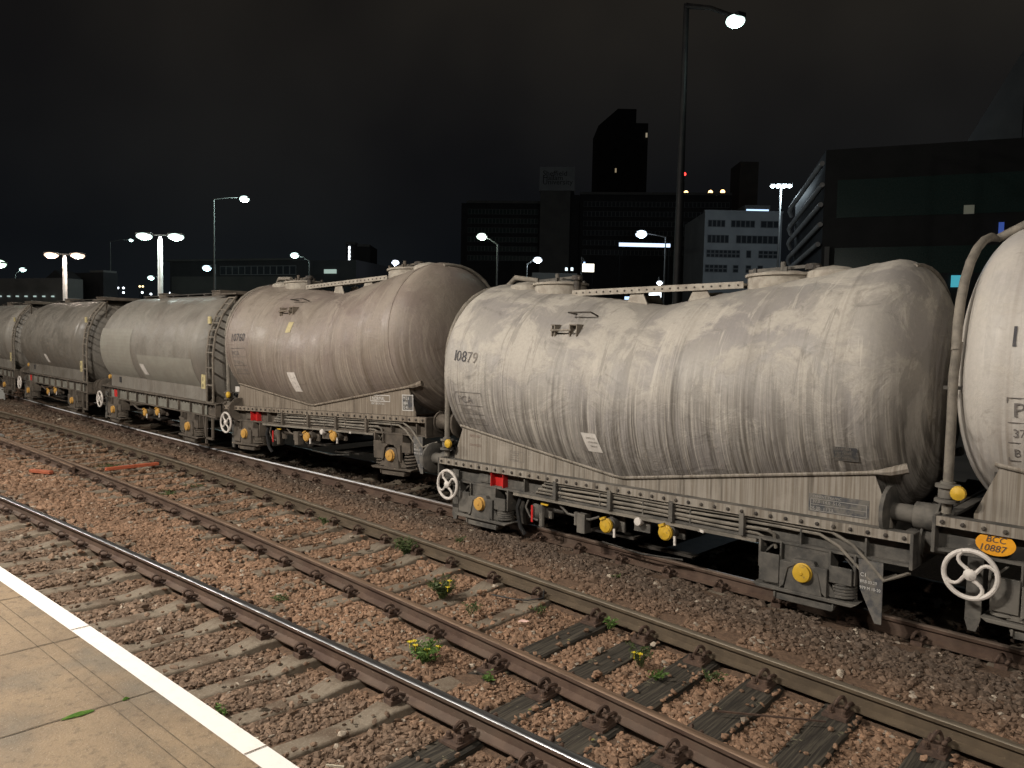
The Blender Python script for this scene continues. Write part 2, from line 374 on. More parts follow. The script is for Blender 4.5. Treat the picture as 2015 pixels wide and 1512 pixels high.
def underframe(root, xl, xr, steel, axles, axz, drops, pipes=True, rivets=True, lightsole=None, coil=True, capmat='yellow', nohit=(), strip=None):
    for s in (-1, 1):
        m = MB(); y = s
        m.box(xl, xr, y*1.04, y*1.065, .80, 1.05)
        m.box(xl, xr, y*1.0, y*1.17, 1.05, 1.075)
        m.cur = 1
        m.box(xl, xr, y*1.17, y*1.185, 1.0, 1.085) if not lightsole else None
        m.cur = 0
        m.box(xl, xr, y*1.0, y*1.15, .775, .80)
        k = -1
        for x in [x for x in np.arange(-2.75, xr-.2, .62) if xl > -3.19 or xl < -3.21 or x > -2.7 or not strip]: m.box(x-.008, x+.008, y*1.065, y*1.15, .80, 1.05)
        if lightsole:
            m.cur = 1; m.box(xl+.45, xr-.6, y*1.09, y*1.10, .79, 1.03); m.cur = 0
        m.cur = 2
        if rivets:
            n = int((xr-xl)/.16); yy = 1.185 if not lightsole else 1.10; zz = 1.042 if not lightsole else 1.0
            for i in range(n+1):
                x = xl + .08 + i*(xr-xl-.16)/n; m.lathe((x, y*yy, zz), (x, y*(yy+.05), zz), [(0,.019),(.014,.019),(.02,.01),(.02,0)], 7)
        m.cur = 0
        o = m.build('solebar', [steel, lightsole or strip or steel, M['bolt']], root)
    for q, xh in ((-1, xl), (1, xr)):
        m = MB(); m.box(xh, xh - q*.03, -1.19, 1.19, .76, 1.09); m.box(xh - q*.031, xh - q*.12, -1.03, 1.03, 1.05, 1.08)
        m.build('headstock', steel, root, bevel=.006)
    m = MB(); m.box(xl+.15, xr-.15, -.25, -.15, .78, 1.0); m.box(xl+.15, xr-.15, .15, .25, .78, 1.0)
    for x in (-1.6, -.5, .5, 1.6): m.box(x-.04, x+.04, -1.03, 1.03, .82, .98)
    m.box(-.55, .1, -.95, .9, .42, .45); m.box(.0, .75, -.7, .7, .28, .31); m.box(-1.0, -.8, -.6, .6, .3, .7)
    m.build('cross_frame', M['dark'], root)
    for x, a, d in zip(axles, axz, drops):
        wheelset(root, x, a-d)
        for s in (-1, 1): axle_side(root, x, s, a, steel, d, capmat, coil)
    buffers(root, xl, xr, steel, nohit) if not lightsole else None

def valve(root, x, y, z, mat='yellow', steel=None):
    m = MB(); m.lathe((x, y+.2, z), (x, y, z), [(0,.05),(.05,.085),(.14,.085),(.15,.06),(.2,.06)], 14); m.bar((x, y+.12, z+.05), (x, y+.12, .78), .045, .045); m.box(x-.14, x+.14, y+.17, y+.2, z-.09, z+.12)
    v = m.build('discharge_valve', steel or M['steel'], root, smooth=True)
    c = MB(); c.lathe((x, y+.01, z), (x, y-.05, z), [(0,.088),(.03,.088),(.035,.078),(.045,.074),(.048,.02),(.055,0)], 18); c.bar((x-.07, y-.03, z+.07), (x+.0, y-.03, z+.1), .035, .03)
    c.build('valve_cap', M[mat], v, smooth=True)
    h = MB(); h.bar((x+.12, y-.01, z-.02), (x+.13, y-.02, z-.12), .018, .025); h.build('valve_handle', M['white'], v)

def vwagon(name, label, pose, mats, number, axz, drops, detail=True, cap0='amber', cap1='yellow', coil=True, nohit=(), group='V-shaped cement tank wagons', xe=2.775, xs=-.065, xl=-3.2, xr=3.25, hz=.74):
    global XE, XS
    XE, XS = xe, xs
    tank_m, skirt_m, steel = mats
    root = empty(name); tag(root, label, 'tank wagon', group)
    a, b, z, yaw, pit, rol = pose
    root.matrix_world = Matrix.Translation((a, b, z)) @ Matrix.Rotation(yaw, 4, 'Z') @ Matrix.Rotation(-pit, 4, 'Y') @ Matrix.Rotation(rol, 4, 'X')
    tank = make_vtank(root, tank_m)
    # end fittings: run over the top of each dome
    # skirts
    ys = 1.0
    def zt(x): return vaxis(x) - math.sqrt(R*R - ys*ys)
    for s in (-1, 1):
        top = [(x, zt(x) + .01) for x in np.linspace(-XE-.02+XS, XE+.12+XS, 25)]
        poly = [(XE+XS+.3, 1.076), (XE+XS+.3, 1.12)] + top[::-1] + [(-XE+XS-.2, 1.12), (-XE+XS-.2, 1.076)]
        MB().prism(poly, s*(ys-.018), s*ys).build('side_skirt', skirt_m, root)
        r = MB(); xq = list(np.linspace(-XE+XS-.06, XE+XS+.16, 31)); xt = XE+XS; r.tube([(x, s*(ys+.012), zt(x)+.012) for x in xq] + [(xt+.26, s*.985, zt(xt+.2)+.02), (xt+.4, s*.94, zt(xt+.3)+.05)], [.022]*31 + [.045, .05], 8)
        r.build('skirt_rim', skirt_m, root, smooth=True)
    m = MB()
    for q in (-1, 1): MB().prism([(-.98,1.08),(.98,1.08),(.98,1.5),(.6,1.28),(0,1.14),(-.6,1.28),(-.98,1.5)], q*(XE+.04) + XS, q*(XE+.07) + XS, 'x').build('saddle_plate', M['dark'], root)
    underframe(root, xl, xr, steel, (-2.27, 2.27), axz, drops, coil=coil, capmat=cap1, nohit=nohit, strip=skirt_m)
    for o in root.children:
        if o.name.startswith('axle_box') and o.children and cap0 != cap1:
            if o.data.vertices[0].co.x < 0: o.children[0].data.materials[0] = M[cap0]
    # red brake panel, small box frames
    m = MB(); m.box(-2.12, -1.9, -1.075, -1.07, .803, 1.0); m.box(-2.13, -2.118, -1.16, -1.066, .803, 1.045); m.box(-1.902, -1.89, -1.16, -1.066, .803, 1.045)
    m.build('red_panel', M['red'], root)
    m = MB(); m.box(-2.42, -2.2, -1.09, -1.066, .82, 1.0); m.box(-2.39, -2.23, -1.1, -1.09, .84, .98); m.build('cover_plate', steel, root)
    handwheel(root, -2.86, -1.3, hz)
    # pipe bundle
    for i, zz in enumerate((.83, .88, .93, .975)):
        x1 = 1.75 + .12*i; y = -1.13 - .012*(i % 2)
        P = [(-1.35 + .05*i, y+.05, zz-.1), (-1.3+.05*i, y, zz)] + [(x, y, zz + .006*math.sin(x*3+i)) for x in np.linspace(-1.1, x1, 10)]
        if i >= 2: P += [(x1+.4, y, zz), (x1+.6, y-.02, zz-.08), (x1+.76, y-.03, zz-.22), (x1+.9, y-.04, zz-.3 - .02*i), (x1+1.0, y-.0, zz-.31), (x1+1.08, y+.1, zz-.28)]
        else: P += [(x1+.05, y+.03, zz-.03), (x1+.06, y+.06, .7)]
        MB().tube(P, .016 if i != 1 else .02, 7).build('brake_pipe', M['pipe'] if detail else steel, root, smooth=True)
    for x in (-.95, -.1, .75, 1.6): MB().box(x-.025, x+.025, -1.2, -1.14, .79, 1.02).build('pipe_clip', steel, root)
    MB().box(-1.7, 1.75, -1.16, -1.1, .735, .772).build('lower_rail', M['pipe'] if detail else steel, root)
    # brake gear
    valve(root, -.12, -1.2, .60, cap1, steel); valve(root, .7, -1.2, .66, cap1, steel)
    m = MB(); m.lathe((.92, -.98, .6), (1.5, -.98, .6), [(0,.03),(.0,.1),(.03,.155),(.5,.155),(.54,.1),(.55,.0)], 18); m.bar((1.0,-.98,.74), (1.0,-.98,.8), .04); m.bar((1.35,-.98,.74),(1.35,-.98,.8),.04)
    ac = m.build('air_cylinder', steel, root, smooth=True)
    m = MB(); m.bar((.95,-1.13,.76), (1.15,-1.15,.74), .03, .03); m.build('release_handle', M['white'], ac)
    m = MB(); m.lathe((.3,-1.1,.71), (.3,-1.2,.71), [(0,.05),(.07,.05),(.08,.045),(.08,0)], 16); g = m.build('pressure_gauge', M['white'], root, smooth=True)
    MB().box(.2, .42, -1.09, -1.07, .58, .775).build('gauge_board', steel, g)
    m = MB()
    m.sphere((-1.38,-1.02,.55), .1, 10, 8, (1,.8,1.2)); m.lathe((-1.2,-.95,.62), (-.95,-.95,.62), [(0,.07),(.25,.06)], 10); m.box(-1.5,-1.15,-1.0,-.96,.48,.72); m.cyl((-1.25,-1.08,.38),(-1.25,-1.08,.66),.035,8)
    m.tube([(-1.45,-1.1,.75),(-1.5,-1.12,.6),(-1.42,-1.12,.48),(-1.3,-1.1,.45)], .014, 6); m.tube([(-.95,-1.1,.72),(-.8,-1.1,.62),(-.45,-1.1,.6),(-.3,-1.1,.66)], .016, 6)
    m.box(-.62,-.5,-1.14,-1.02,.42,.66); m.cyl((-.66,-1.1,.5),(-.66,-1.1,.66),.03,8)
    db = m.build('brake_distributor', steel, root, smooth=True)
    m = MB(); m.box(-1.4,-1.37,-1.13,-1.115,.42,.64); m.build('red_tag', M['red'], db)
    MB().box(-1.24,-1.12,-1.12,-1.1,.67,.69).build('yellow_tag', M['yellow'], db)
    for x in (-1.75, 1.75): MB().prism([(x-.05,.35),(x+.08,.3),(x+.1,.62),(x-.02,.66)], -.95, -.7).build('brake_shoe', M['dark'], root)
    MB().tube([(-.4,-.9,.3),(.2,-.9,.26),(.75,-.9,.3)], .012, 5).build('brake_rod', M['dark'], root)
    m = MB(); m.tube([(-1.62,-1.05,.78),(-1.7,-1.07,.55),(-1.66,-1.05,.3),(-1.6,-1.02,.2)], .03, 7); m.build('air_hose', M['rubber'], root, smooth=True)
    # guard plate with chalk marks
    p = MB().prism([(2.78,.775),(3.0,.775),(3.0,.2),(2.94,.2),(2.8,.5)], -1.18, -1.165).build('guard_plate', M['slate'] if detail else steel, root)
    m = text_mb([('C1', .05, 2.8, .62, 1), ('BRB 03.20', .04, 2.8, .56, .9), ('979 M 10-20', .04, 2.8, .5, .9)]); m.v = [(x, -1.183, z) for x, y, z in m.v]; m.build('stencil', M['chalk'], p, fix=False)
    # end ladder pipe with valve at the left end
    P = [(-3.12, -1.08, 1.1), (-3.12, -1.08, 1.9), (-3.12, -1.1, 2.3), (-3.1, -1.1, 2.6)]
    zc = vaxis(XE)
    for i in range(9):
        t = PI/2*(i/8)*.96 + .12; P.append((-3.1 - .03*math.sin(2*t), -1.12*math.cos(t), zc + .02 + 1.22*math.sin(t)))
    P += [(-2.75, -.05, zc+R+.1), (-2.3, -.05, vaxis(2.3)+R+.1)]
    lp = MB().tube(P, .04, 10).build('discharge_pipe', M['pipe'], root, smooth=True)
    m = MB()
    for zz in (1.2, 1.33): m.lathe((-3.12,-1.08,zz), (-3.12,-1.08,zz+.1), [(0,.1),(.025,.1),(.03,.06),(.05,.06)], 16)
    m.lathe((-3.12,-1.08,1.24),(-3.12,-1.08,1.4),[(0,.075),(.1,.075)],12); MB().bar((-3.2,-1.08,2.2),(-2.95,-1.02,2.2),.03).build('pipe_bracket', steel, lp)
    pv = m.build('pipe_valve', steel, root, smooth=True)
    MB().lathe((-3.02,-1.12,1.3),(-3.02,-1.22,1.3),[(0,.05),(.02,.065),(.05,.06),(.06,.03),(.07,0)],12).build('valve_cap', M['yellow'], pv, smooth=True)
    MB().tube([(-3.1,-.95,1.3),(-3.15,-.85,1.25),(-3.2,-.75,1.0),(-3.25,-.6,.8)], .04, 8).build('air_hose', M['rubber'], root, smooth=True)
    MB().tube([(XE + XS + .2 + .05*math.sin(t*2), 1.12*math.sin(PI/2 - t), zc + .2 + 1.02*math.sin(t)) for t in [PI/2*i/8*.9 + .35 for i in range(9)]], .03, 8).build('vent_pipe', M['pipe'], root, smooth=True)
    # top fittings
    for x in (-1.9, 1.42):
        zt0 = vaxis(x) + R
        m = MB(); m.lathe((x,0,zt0-.12), (x,0,zt0+.12), [(0,.38),(.2,.38),(.205,.41),(.235,.41),(.24,.3),(.27,.2),(.275,0)], 24)
        h = m.build('manhole', M['walk'], root, smooth=True)
        m = MB()
        for k in range(6):
            t = 2*PI*k/6; m.bar((x+.36*math.cos(t), .36*math.sin(t), zt0+.11), (x+.36*math.cos(t), .36*math.sin(t), zt0+.17), .035)
        m.bar((x-.38,-.05,zt0+.17), (x+.3,-.05,zt0+.19), .035); m.cyl((x+.1,-.2,zt0+.12),(x+.1,-.2,zt0+.24),.03,8)
        m.build('lid_clamps', steel, h)
        m = MB(); xx = x + (.62 if x > 0 else -.55); zz = vaxis(xx) + R
        m.lathe((xx,-.1,zz-.06), (xx,-.1,zz+.14), [(0,.28),(.08,.26),(.12,.17),(.15,0)], 16)
        m.build('filler_dome', M['walk'], root, smooth=True)
        m = MB(); xx = x + .42; m.lathe((xx,-.15,zt0-.06),(xx,-.15,zt0+.3),[(0,.05),(.2,.05),(.2,.08),(.26,.08),(.27,.02)],10); m.bar((xx-.08,-.15,zt0+.16),(xx+.1,-.2,zt0+.16),.04); m.build('relief_valve', M['bolt'], root, smooth=True)
    m = MB(); zz = 3.5; m.box(-1.5, 1.06, -.22, .22, zz-.025, zz); m.box(-1.5, 1.06, -.235, -.222, zz-.06, zz+.02)
    m.cur = 1
    for i in range(22): m.lathe((-1.42 + i*.115, -.235, zz-.02), (-1.42 + i*.115, -.26, zz-.02), [(0,.013),(.008,.013),(.01,0)], 6)
    m.cur = 0
    wk = m.build('walkway', [M['walk'], M['bolt']], root)
    m = MB()
    for x0, x1 in ((-.62,-.3), (.3,.62)):
        zb = vaxis((x0+x1)/2) + R - .05
        for y0 in (-.2, .18): MB().prism([(x0,zb),(x0+.08,zz-.061),(x1-.05,zz-.061),(x1+.03,zb)], y0, y0+.02).build('walkway_bracket', M['walk'], root)
    # near side lifting bracket and grab handle
    def on(x, z, o=.0): return Vector(vtank_surface(x, z, o))
    m = MB()
    for x, w in ((-1.12, .04), (-.82, .1)):
        z = 2.9
        for e in (-w/2, w/2):
            q = [on(x+e, z+.1, -.01), on(x+e, z-.05, -.01), on(x+e, z-.03, .025), on(x+e, z+.1, .1)]; m.add(q + [p + Vector((.012,0,0)) for p in q], [(0,1,2,3),(7,6,5,4),(0,4,5,1),(1,5,6,2),(2,6,7,3),(3,7,4,0)])
        q = [on(x-w/2, z+.1, -.01), on(x-w/2, z+.1, .1), on(x+w/2+.012, z+.1, .1), on(x+w/2+.012, z+.1, -.01)]; m.add(q + [p + Vector((0,-.008,.014)) for p in q], [(0,1,2,3),(7,6,5,4),(0,4,5,1),(1,5,6,2),(2,6,7,3),(3,7,4,0)])
    m.cyl(on(-1.12, 2.94, .09), on(-.82, 2.94, .09), .015, 8)
    m.build('lifting_bracket', skirt_m, root)
    m = MB(); m.tube([on(-.98,3.15,-.01), on(-.98,3.17,.13), on(-.66,3.17,.13), on(-.66,3.12,-.01)], .011, 7); m.build('grab_handle', M['bolt'], root)
    return root

def vlettering(root, items, mat, name, surf=vtank_surface, frame=None, out=.008):
    mb = text_mb(items)
    if frame: frame_mb(mb, *frame)
    wrap(mb, lambda x, z: surf(x, z, out)); return mb.build(name, mat, root, fix=False)

PM = (M['tank_near'], M['skirt'], M['steel'])
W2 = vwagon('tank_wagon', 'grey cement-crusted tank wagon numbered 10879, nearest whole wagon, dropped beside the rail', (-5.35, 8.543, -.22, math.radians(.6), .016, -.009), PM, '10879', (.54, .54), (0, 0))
t2 = [o for o in W2.children if o.name.startswith('tank')][0]
for k, (dgt, mt) in enumerate(zip('10879', ('ink', 'ink', 'ink', 'faint', 'ghost'))): vlettering(t2, [(dgt, .215, -2.83 + .106*k + (.035 if dgt == '1' else 0), 2.52 - .008*k, .95)], M[mt], 'number_digit')
vlettering(t2, [('PCA', .14, -2.72, 1.93, 1.15)], M['faint'], 'code_panel', frame=(-2.76, -2.22, 1.62, 2.08, .007, (1.89, 1.77)))
for it in (('37.000 kgs', .085, -2.7, 1.795, .95), ('BCC 10879', .095, -2.66, 1.65, .9)): vlettering(t2, [it], M['ghost'], 'code_line')
lab = patch(-.5, -.27, 1.46, 1.69, vtank_surface, .007, 4, .3).build('paper_label', M['paper'], t2)
m = text_mb([('EMPTY TO', .03, -.44, 1.62, 1), ('HOPE 6B34', .03, -.43, 1.57, 1), ('CEMENT', .03, -.42, 1.52, 1)]); wrap(m, lambda x, z: vtank_surface(x + .3*(1.69-z)*.8, z, .011)).build('label_print', M['ghost'], lab, fix=False)
pl = patch(2.51, 2.73, 1.67, 1.81, vtank_surface, .012, 4).build('data_plate', M['slate'], t2)
m = text_mb([('TANK 884', .035, 2.52, 1.78, 1), ('TEST 2.6 BAR', .03, 2.52, 1.735, .9), ('CAP 41.5 M3', .03, 2.52, 1.69, .9)]); wrap(m, lambda x, z: vtank_surface(x, z, .016)).build('plate_print', M['ghost'], pl, fix=False)
sk2 = [o for o in W2.children if o.name.startswith('side_skirt')][0]
bd = MB().box(2.22, 2.8, -1.004, -1.001, 1.12, 1.3).build('chalk_board', M['slate'], sk2)
m = text_mb([('CEMENT TRAFFIC', .034, 2.26, 1.262, 1.05), ('37.0  14.0  51.0', .042, 2.26, 1.21, 1.05), ('05.20  11.23', .045, 2.24, 1.14, 1)]); frame_mb(m, 2.24, 2.78, 1.13, 1.252, .005, (1.19,)); m.v = [(x, -1.0075, z) for x, y, z in m.v]; m.build('board_print', M['worn'], bd, fix=False)
m = text_mb([('Load evenly', .032, -1.9, 1.265, 1), ('No naked lights', .026, -1.9, 1.235, .9), ('Tank to be vented', .026, -1.9, 1.205, .8), ('before opening', .026, -1.9, 1.175, .9)]); frame_mb(m, -1.92, -1.66, 1.16, 1.3, .004); m.v = [(x, -1.003, z) for x, y, z in m.v]; m.build('notice_print', M['faint'], sk2, fix=False)
m = text_mb([('FIRST AID', .05, -2.72, 1.42, 1), ('ON HOLD', .05, -2.72, 1.29, 1)]); m.v = [(x, -1.003, z) for x, y, z in m.v]; m.build('stencil', M['rustink'], sk2, fix=False)

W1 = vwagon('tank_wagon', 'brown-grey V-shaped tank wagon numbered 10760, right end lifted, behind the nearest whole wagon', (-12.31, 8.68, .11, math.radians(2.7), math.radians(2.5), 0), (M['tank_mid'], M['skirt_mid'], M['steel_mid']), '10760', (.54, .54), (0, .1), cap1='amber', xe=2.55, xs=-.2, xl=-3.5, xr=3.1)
t1 = [o for o in W1.children if o.name.startswith('tank')][0]
vlettering(t1, [('10760', .22, -2.6, 2.4, .95)], M['ink'], 'wagon_number')
vlettering(t1, [('PCA', .12, -2.56, 2.12, 1.2)], M['faint'], 'code_panel', frame=(-2.6, -2.05, 1.74, 2.26, .007, (2.08, 1.91)))
for it in (('37.000 kgs', .1, -2.56, 1.95, .95), ('BCC 10760', .1, -2.54, 1.78, 1)): vlettering(t1, [it], M['ghost'], 'code_line')
patch(-.62, -.36, 1.42, 1.78, vtank_surface, .007, 4, .3).build('paper_label', M['white'], t1)
patch(-.75, -.6, 2.52, 2.72, vtank_surface, .007, 4).build('small_sticker', M['sign'], t1)['label'] = 'small yellowed sticker'
sk1 = [o for o in W1.children if o.name.startswith('side_skirt')][0]
m = text_mb([('NORMAL', .09, 1.55, 1.31, .9), ('VENT BEFORE USE', .045, 1.52, 1.24, .95)]); frame_mb(m, 1.5, 2.02, 1.29, 1.4, .01); m.v = [(x, -1.004, z) for x, y, z in m.v]; m.build('notice_print', M['chalk'], sk1, fix=False)
bd = MB().box(2.33, 2.6, -1.004, -1.001, 1.16, 1.42).build('data_plate', M['slate'], sk1)
m = text_mb([('M 2.6', .07, 2.36, 1.34, .9), ('884', .07, 2.36, 1.26, 1), ('E 41', .07, 2.36, 1.19, 1)]); frame_mb(m, 2.33, 2.6, 1.16, 1.42, .012); m.v = [(x, -1.007, z) for x, y, z in m.v]; m.build('plate_print', M['chalk'], bd, fix=False)
MB().box(-2.98, -2.82, -1.006, -1.001, 1.36, 1.47).build('paper_label', M['paper'], sk1)

W3 = vwagon('tank_wagon', 'pale tank wagon cut off by the right edge, white handbrake wheel and orange oval below', (1.25, 8.53, .06, 0, 0, 0), (M['tank_right'], M['skirt'], M['steel']), '10887', (.5, .5), (0, 0), xs=.05, hz=.66)
t3 = [o for o in W3.children if o.name.startswith('tank')][0]
vlettering(t3, [('10887', .24, -2.71, 2.57, .95)], M['ink'], 'wagon_number')
vlettering(t3, [('PCA', .17, -2.64, 2.0, 1.1), ('37.000 kgs', .1, -2.64, 1.83, .95), ('BCC 10887', .1, -2.64, 1.66, 1)], M['faint'], 'code_panel', frame=(-2.68, -2.1, 1.62, 2.16, .008, (1.95, 1.78)))
so3 = [o for o in W3.children if o.name.startswith('solebar')][0]
m = MB(); m.lathe((0,0,0), (0,.02,0), [(0,.14),(.01,.14),(.011,0)], 28); m.v = [(-2.72 + x*1.05, -1.152 - y, .92 + z*.7) for x, y, z in m.v]
ov = m.build('oval_number_plate', M['board'], so3)
m = text_mb([('BCC', .075, -2.8, .935, 1), ('10887', .08, -2.835, .858, 1)]); m.v = [(x + .2*(z-.9), -1.1665, z) for x, y, z in m.v]; m.build('plate_print', M['ink'], ov, fix=False)

def bwagon(label, pose, tank_m, steel, detail=1):
    root = empty('tank_wagon'); tag(root, label, 'tank wagon', 'straight barrel tank wagons')
    root.location = pose[:3]; root.rotation_euler = (0, 0, pose[3])
    tank = make_barrel(root, tank_m)
    for s in (-1, 1):
        z0 = 2.15 - math.sqrt(1.28**2 - 1.02**2)
        MB().box(-2.95, 2.75, s*1.0, s*1.02, 1.076, z0+.01).build('side_skirt', tank_m, root)
    underframe(root, -3.3, 3.55, steel, (-2.27, 2.27), (.5, .5), (0, 0), lightsole=M['sole_far'], coil=True, capmat='amber')
    root2 = root
    for q, xh in ((-1, 3.3), (1, 3.55)):
        for s in (-1, 1):
            m = MB(); m.lathe((q*xh, s*.87, 1.0), (q*(xh+1), s*.87, 1.0), [(0,.17),(.02,.17),(.02,.13),(.2,.125),(.21,.085),(.38,.085),(.385,.2),(.4,.235),(.43,.235),(.435,0)], 18); m.build('buffer', steel, root, smooth=True)
    handwheel(root, -3.02, -1.3, .72)
    MB().box(-2.5, -2.3, -1.112, -1.105, .82, 1.0).build('red_panel', M['red'], root)
    # ladder bending over the end
    def lad(y, t):
        return Vector((3.28, y, 0))
    st_ = []
    prof = [(-1.12, 1.08), (-1.12, 2.1), (-1.06, 2.55), (-.9, 2.95), (-.62, 3.32)]
    m = MB()
    for off in (0, .3):
        m.tube([(3.0 + off, y, z) for y, z in prof], .026, 6)
    for i in range(12):
        t = i/11*(len(prof)-1); k = min(int(t), len(prof)-2); f = t-k
        y = prof[k][0]*(1-f) + prof[k+1][0]*f; z = prof[k][1]*(1-f) + prof[k+1][1]*f
        m.bar((3.0, y, z), (3.3, y, z), .03, .026)
    m.build('ladder', M['laddersteel'], root)
    m = MB(); m.box(2.3, 3.3, -.62, .62, 3.39, 3.42); m.box(2.5, 2.54, -.6, .6, 3.42, 3.5); m.bar((3.2,-.55,3.39),(2.95,-.5,2.9),.03); m.bar((3.2,.55,3.39),(2.95,.5,2.9),.03)
    m.build('end_platform', steel, root)
    m = MB(); m.box(-2.9, 2.28, -.2, .2, 3.46, 3.48)
    for x in np.arange(-2.7, 2.7, .9): m.box(x-.03, x+.03, -.22, .22, 3.40, 3.459)
    m.build('walkway', M['dark'], root)
    for x in (-1.6, 1.5):
        m = MB(); m.lathe((x,0,3.36),(x,0,3.6),[(0,.28),(.14,.28),(.15,.3),(.17,.3),(.19,.0)],16); m.build('manhole', steel, root, smooth=True)
    patch(-.46, -.2, 1.5, 1.76, barrel_surface, .008, 4, .3).build('paper_label', M['paper'], tank)
    MB().box(-2.36, -2.22, -1.03, -1.021, 1.2, 1.34).build('black_plate', M['black'], root)
    m = MB(); m.box(2.8, 2.98, -1.15, -1.13, 1.36, 1.66); m.build('yellow_sign', M['sign'], root)
    m = text_mb([('8', .12, 2.85, 1.52, 1), ('0', .12, 2.85, 1.39, 1)]); m.v = [(x, -1.153, z) for x, y, z in m.v]; m.build('sign_print', M['ink'], [o for o in root.children if o.name.startswith('yellow_sign')][0], fix=False)
    MB().box(2.86, 2.98, -1.03, -1.0, 2.75, 2.9).build('cap_plate', M['sign'], root)
    m = MB(); m.box(3.0, 3.04, -1.16, -1.12, .2, .76); m.box(3.3, 3.34, -1.16, -1.12, .35, .76); m.box(3.0, 3.34, -1.16, -1.12, .30, .34); m.prism([(3.0,.2),(3.04,.2),(2.9,.77),(2.86,.77)], -1.15, -1.13); m.build('step_frame', steel, root)
    valve(root, -.3, -1.15, .58, 'amber', steel); valve(root, .45, -1.15, .66, 'amber', steel)
    m = MB(); m.lathe((.9,-.95,.58),(1.4,-.95,.58),[(0,.0),(.0,.12),(.48,.12),(.5,0)],14); m.tube([(-1.4,-1.05,.7),(-1.0,-1.05,.6),(-.5,-1.05,.62)],.02,6); m.tube([(1.4,-1.0,.6),(1.7,-1.0,.55)],.05,8)
    m.build('air_cylinder', steel, root, smooth=True)
    m = MB(); m.lathe((-3.2,-.95,1.3),(-3.2,-1.05,1.3),[(0,.06),(.05,.06),(.06,0)],10); m.build('valve_cap', M['amber'], root)
    return root
M['laddersteel'] = grimy('brown_ladder_steel', (.13,.112,.09), (.18,.155,.125), 8, .75)
M['sole_far'] = grimy('grey_green_sole_plate', (.2,.195,.165), (.15,.14,.118), 5, .7)
M['sign'] = plain('pale_yellow_sign', (.55,.47,.24), .6)
W0 = bwagon('grey barrel tank wagon with a pale washed side panel and ladder beside wagon 10760', (-19.0, 8.36, 0, 0), M['tank_far'], M['steel_mid'])
t0 = [o for o in W0.children if o.name.startswith('tank')][0]
patch(-.5, 2.58, 1.36, 1.98, barrel_surface, .004, 14).build('washed_panel', M['clean'], t0)
patch(-3.0, -.9 , 1.36, 2.6, barrel_surface, .003, 14).build('washed_panel', M['clean'], t0)
Wm1 = bwagon('dull grey barrel tank wagon behind the wagon with the washed side panel', (-26.7, 8.33, 0, math.radians(-.4)), M['tank_far2'], M['steel_mid'])
Wm2 = bwagon('barrel tank wagon cut off by the left edge of the picture', (-34.4, 8.42, 0, math.radians(-1)), M['tank_far'], M['steel_mid'])

# ------------------------------------------------------------------ track
def interp(tab):
    xs, ys = zip(*tab)
    def f(a):
        # smoothed piecewise curve
        return sum(np.interp(a + d, xs, ys)*w for d, w in ((-2,.12),(-1,.22),(0,.32),(1,.22),(2,.12)))
    return f
def r1(a): return 3.806 + .03363*a - .00184*a*a if a > -18 else 2.604 + .0999*(a+18)*1.0
def r2(a): return 4.3207 - .0795*a - .00324*a*a if a > -15 else 4.786 + .0177*(a+15)*1.0 - .0022*(a+15)**2
def r3(a): return 5.862 - .0646*a - .00218*a*a
r4 = interp([(-60,8.0),(-34,7.68),(-28,7.56),(-20,7.55),(-15,7.62),(-11,7.8),(-7,7.86),(-2,7.84),(6,7.7),(20,7.4)])
def railmats(head_rough, head_col, metal, web):
    t = NT('rail_head'); n = t.noise(t.vec((.6,14,6)), 3, 5, .6); col = t.mix(t.mapr(n, .4, .65), head_col, tuple(q*.55 for q in head_col)); h = t.done(col, t.mapr(n, .35, .7, head_rough, head_rough+.18), metal, .5)
    return [web, h]
M['railweb'] = grimy('rusty_rail_side', (.068,.041,.03), (.108,.07,.05), 4, .7, bump=.25, dust=(.098,.071,.053))
M['railweb2'] = grimy('olive_brown_rail_side', (.07,.052,.034), (.105,.078,.05), 4, .75, bump=.25)
PROF = [(-.07,-.159),(-.07,-.148),(-.012,-.125),(-.009,-.05),(-.034,-.038),(-.036,-.010),(-.028,-.002),(-.012,0),(.012,0),(.028,-.002),(.036,-.010),(.034,-.038),(.009,-.05),(.012,-.125),(.07,-.148),(.07,-.159)]
def rail(fn, a0, a1, mats, label, z=0, name='rail', step=.5, bevel=False):
    m = MB(); n = int((a1-a0)/step); rows = []
    for i in range(n+1):
        a = a0 + (a1-a0)*i/n; rows.append([(a, fn(a) + p[0], z + p[1]) for p in PROF])
    k = len(PROF); vs = [p for r in rows for p in r]; fs = []; mi = []
    for i in range(n):
        for j in range(k):
            fs.append((i*k+j, i*k+(j+1)%k, (i+1)*k+(j+1)%k, (i+1)*k+j)); mi.append(1 if 5 <= j <= 9 else 0)
    fs += [tuple(range(k)), tuple(n*k+j for j in range(k-1,-1,-1))]; mi += [0, 0]
    m.v = vs; m.f = fs; m.m = mi
    o = m.build(name, mats, None, smooth=True); tag(o, label, 'rail'); return o
shiny = railmats(.33, (.3,.305,.315), 1, M['railweb'])
dull = railmats(.55, (.2,.13,.085), .3, M['railweb'])
semi = railmats(.38, (.42,.36,.28), .85, M['railweb2'])
rail(lambda a: r1(a)-1.505, -45, 6, shiny, 'steel rail tucked directly below the platform edge')
rail(r1, -45, 6, shiny, 'bright polished rail nearest to the platform')
rail(r2, -45, 6, dull, 'dull rusty-topped rail, near rail of the middle track')
rail(r3, -45, 6, semi, 'brown rail with thin shiny line, far rail of the middle track beside the grey ballast')
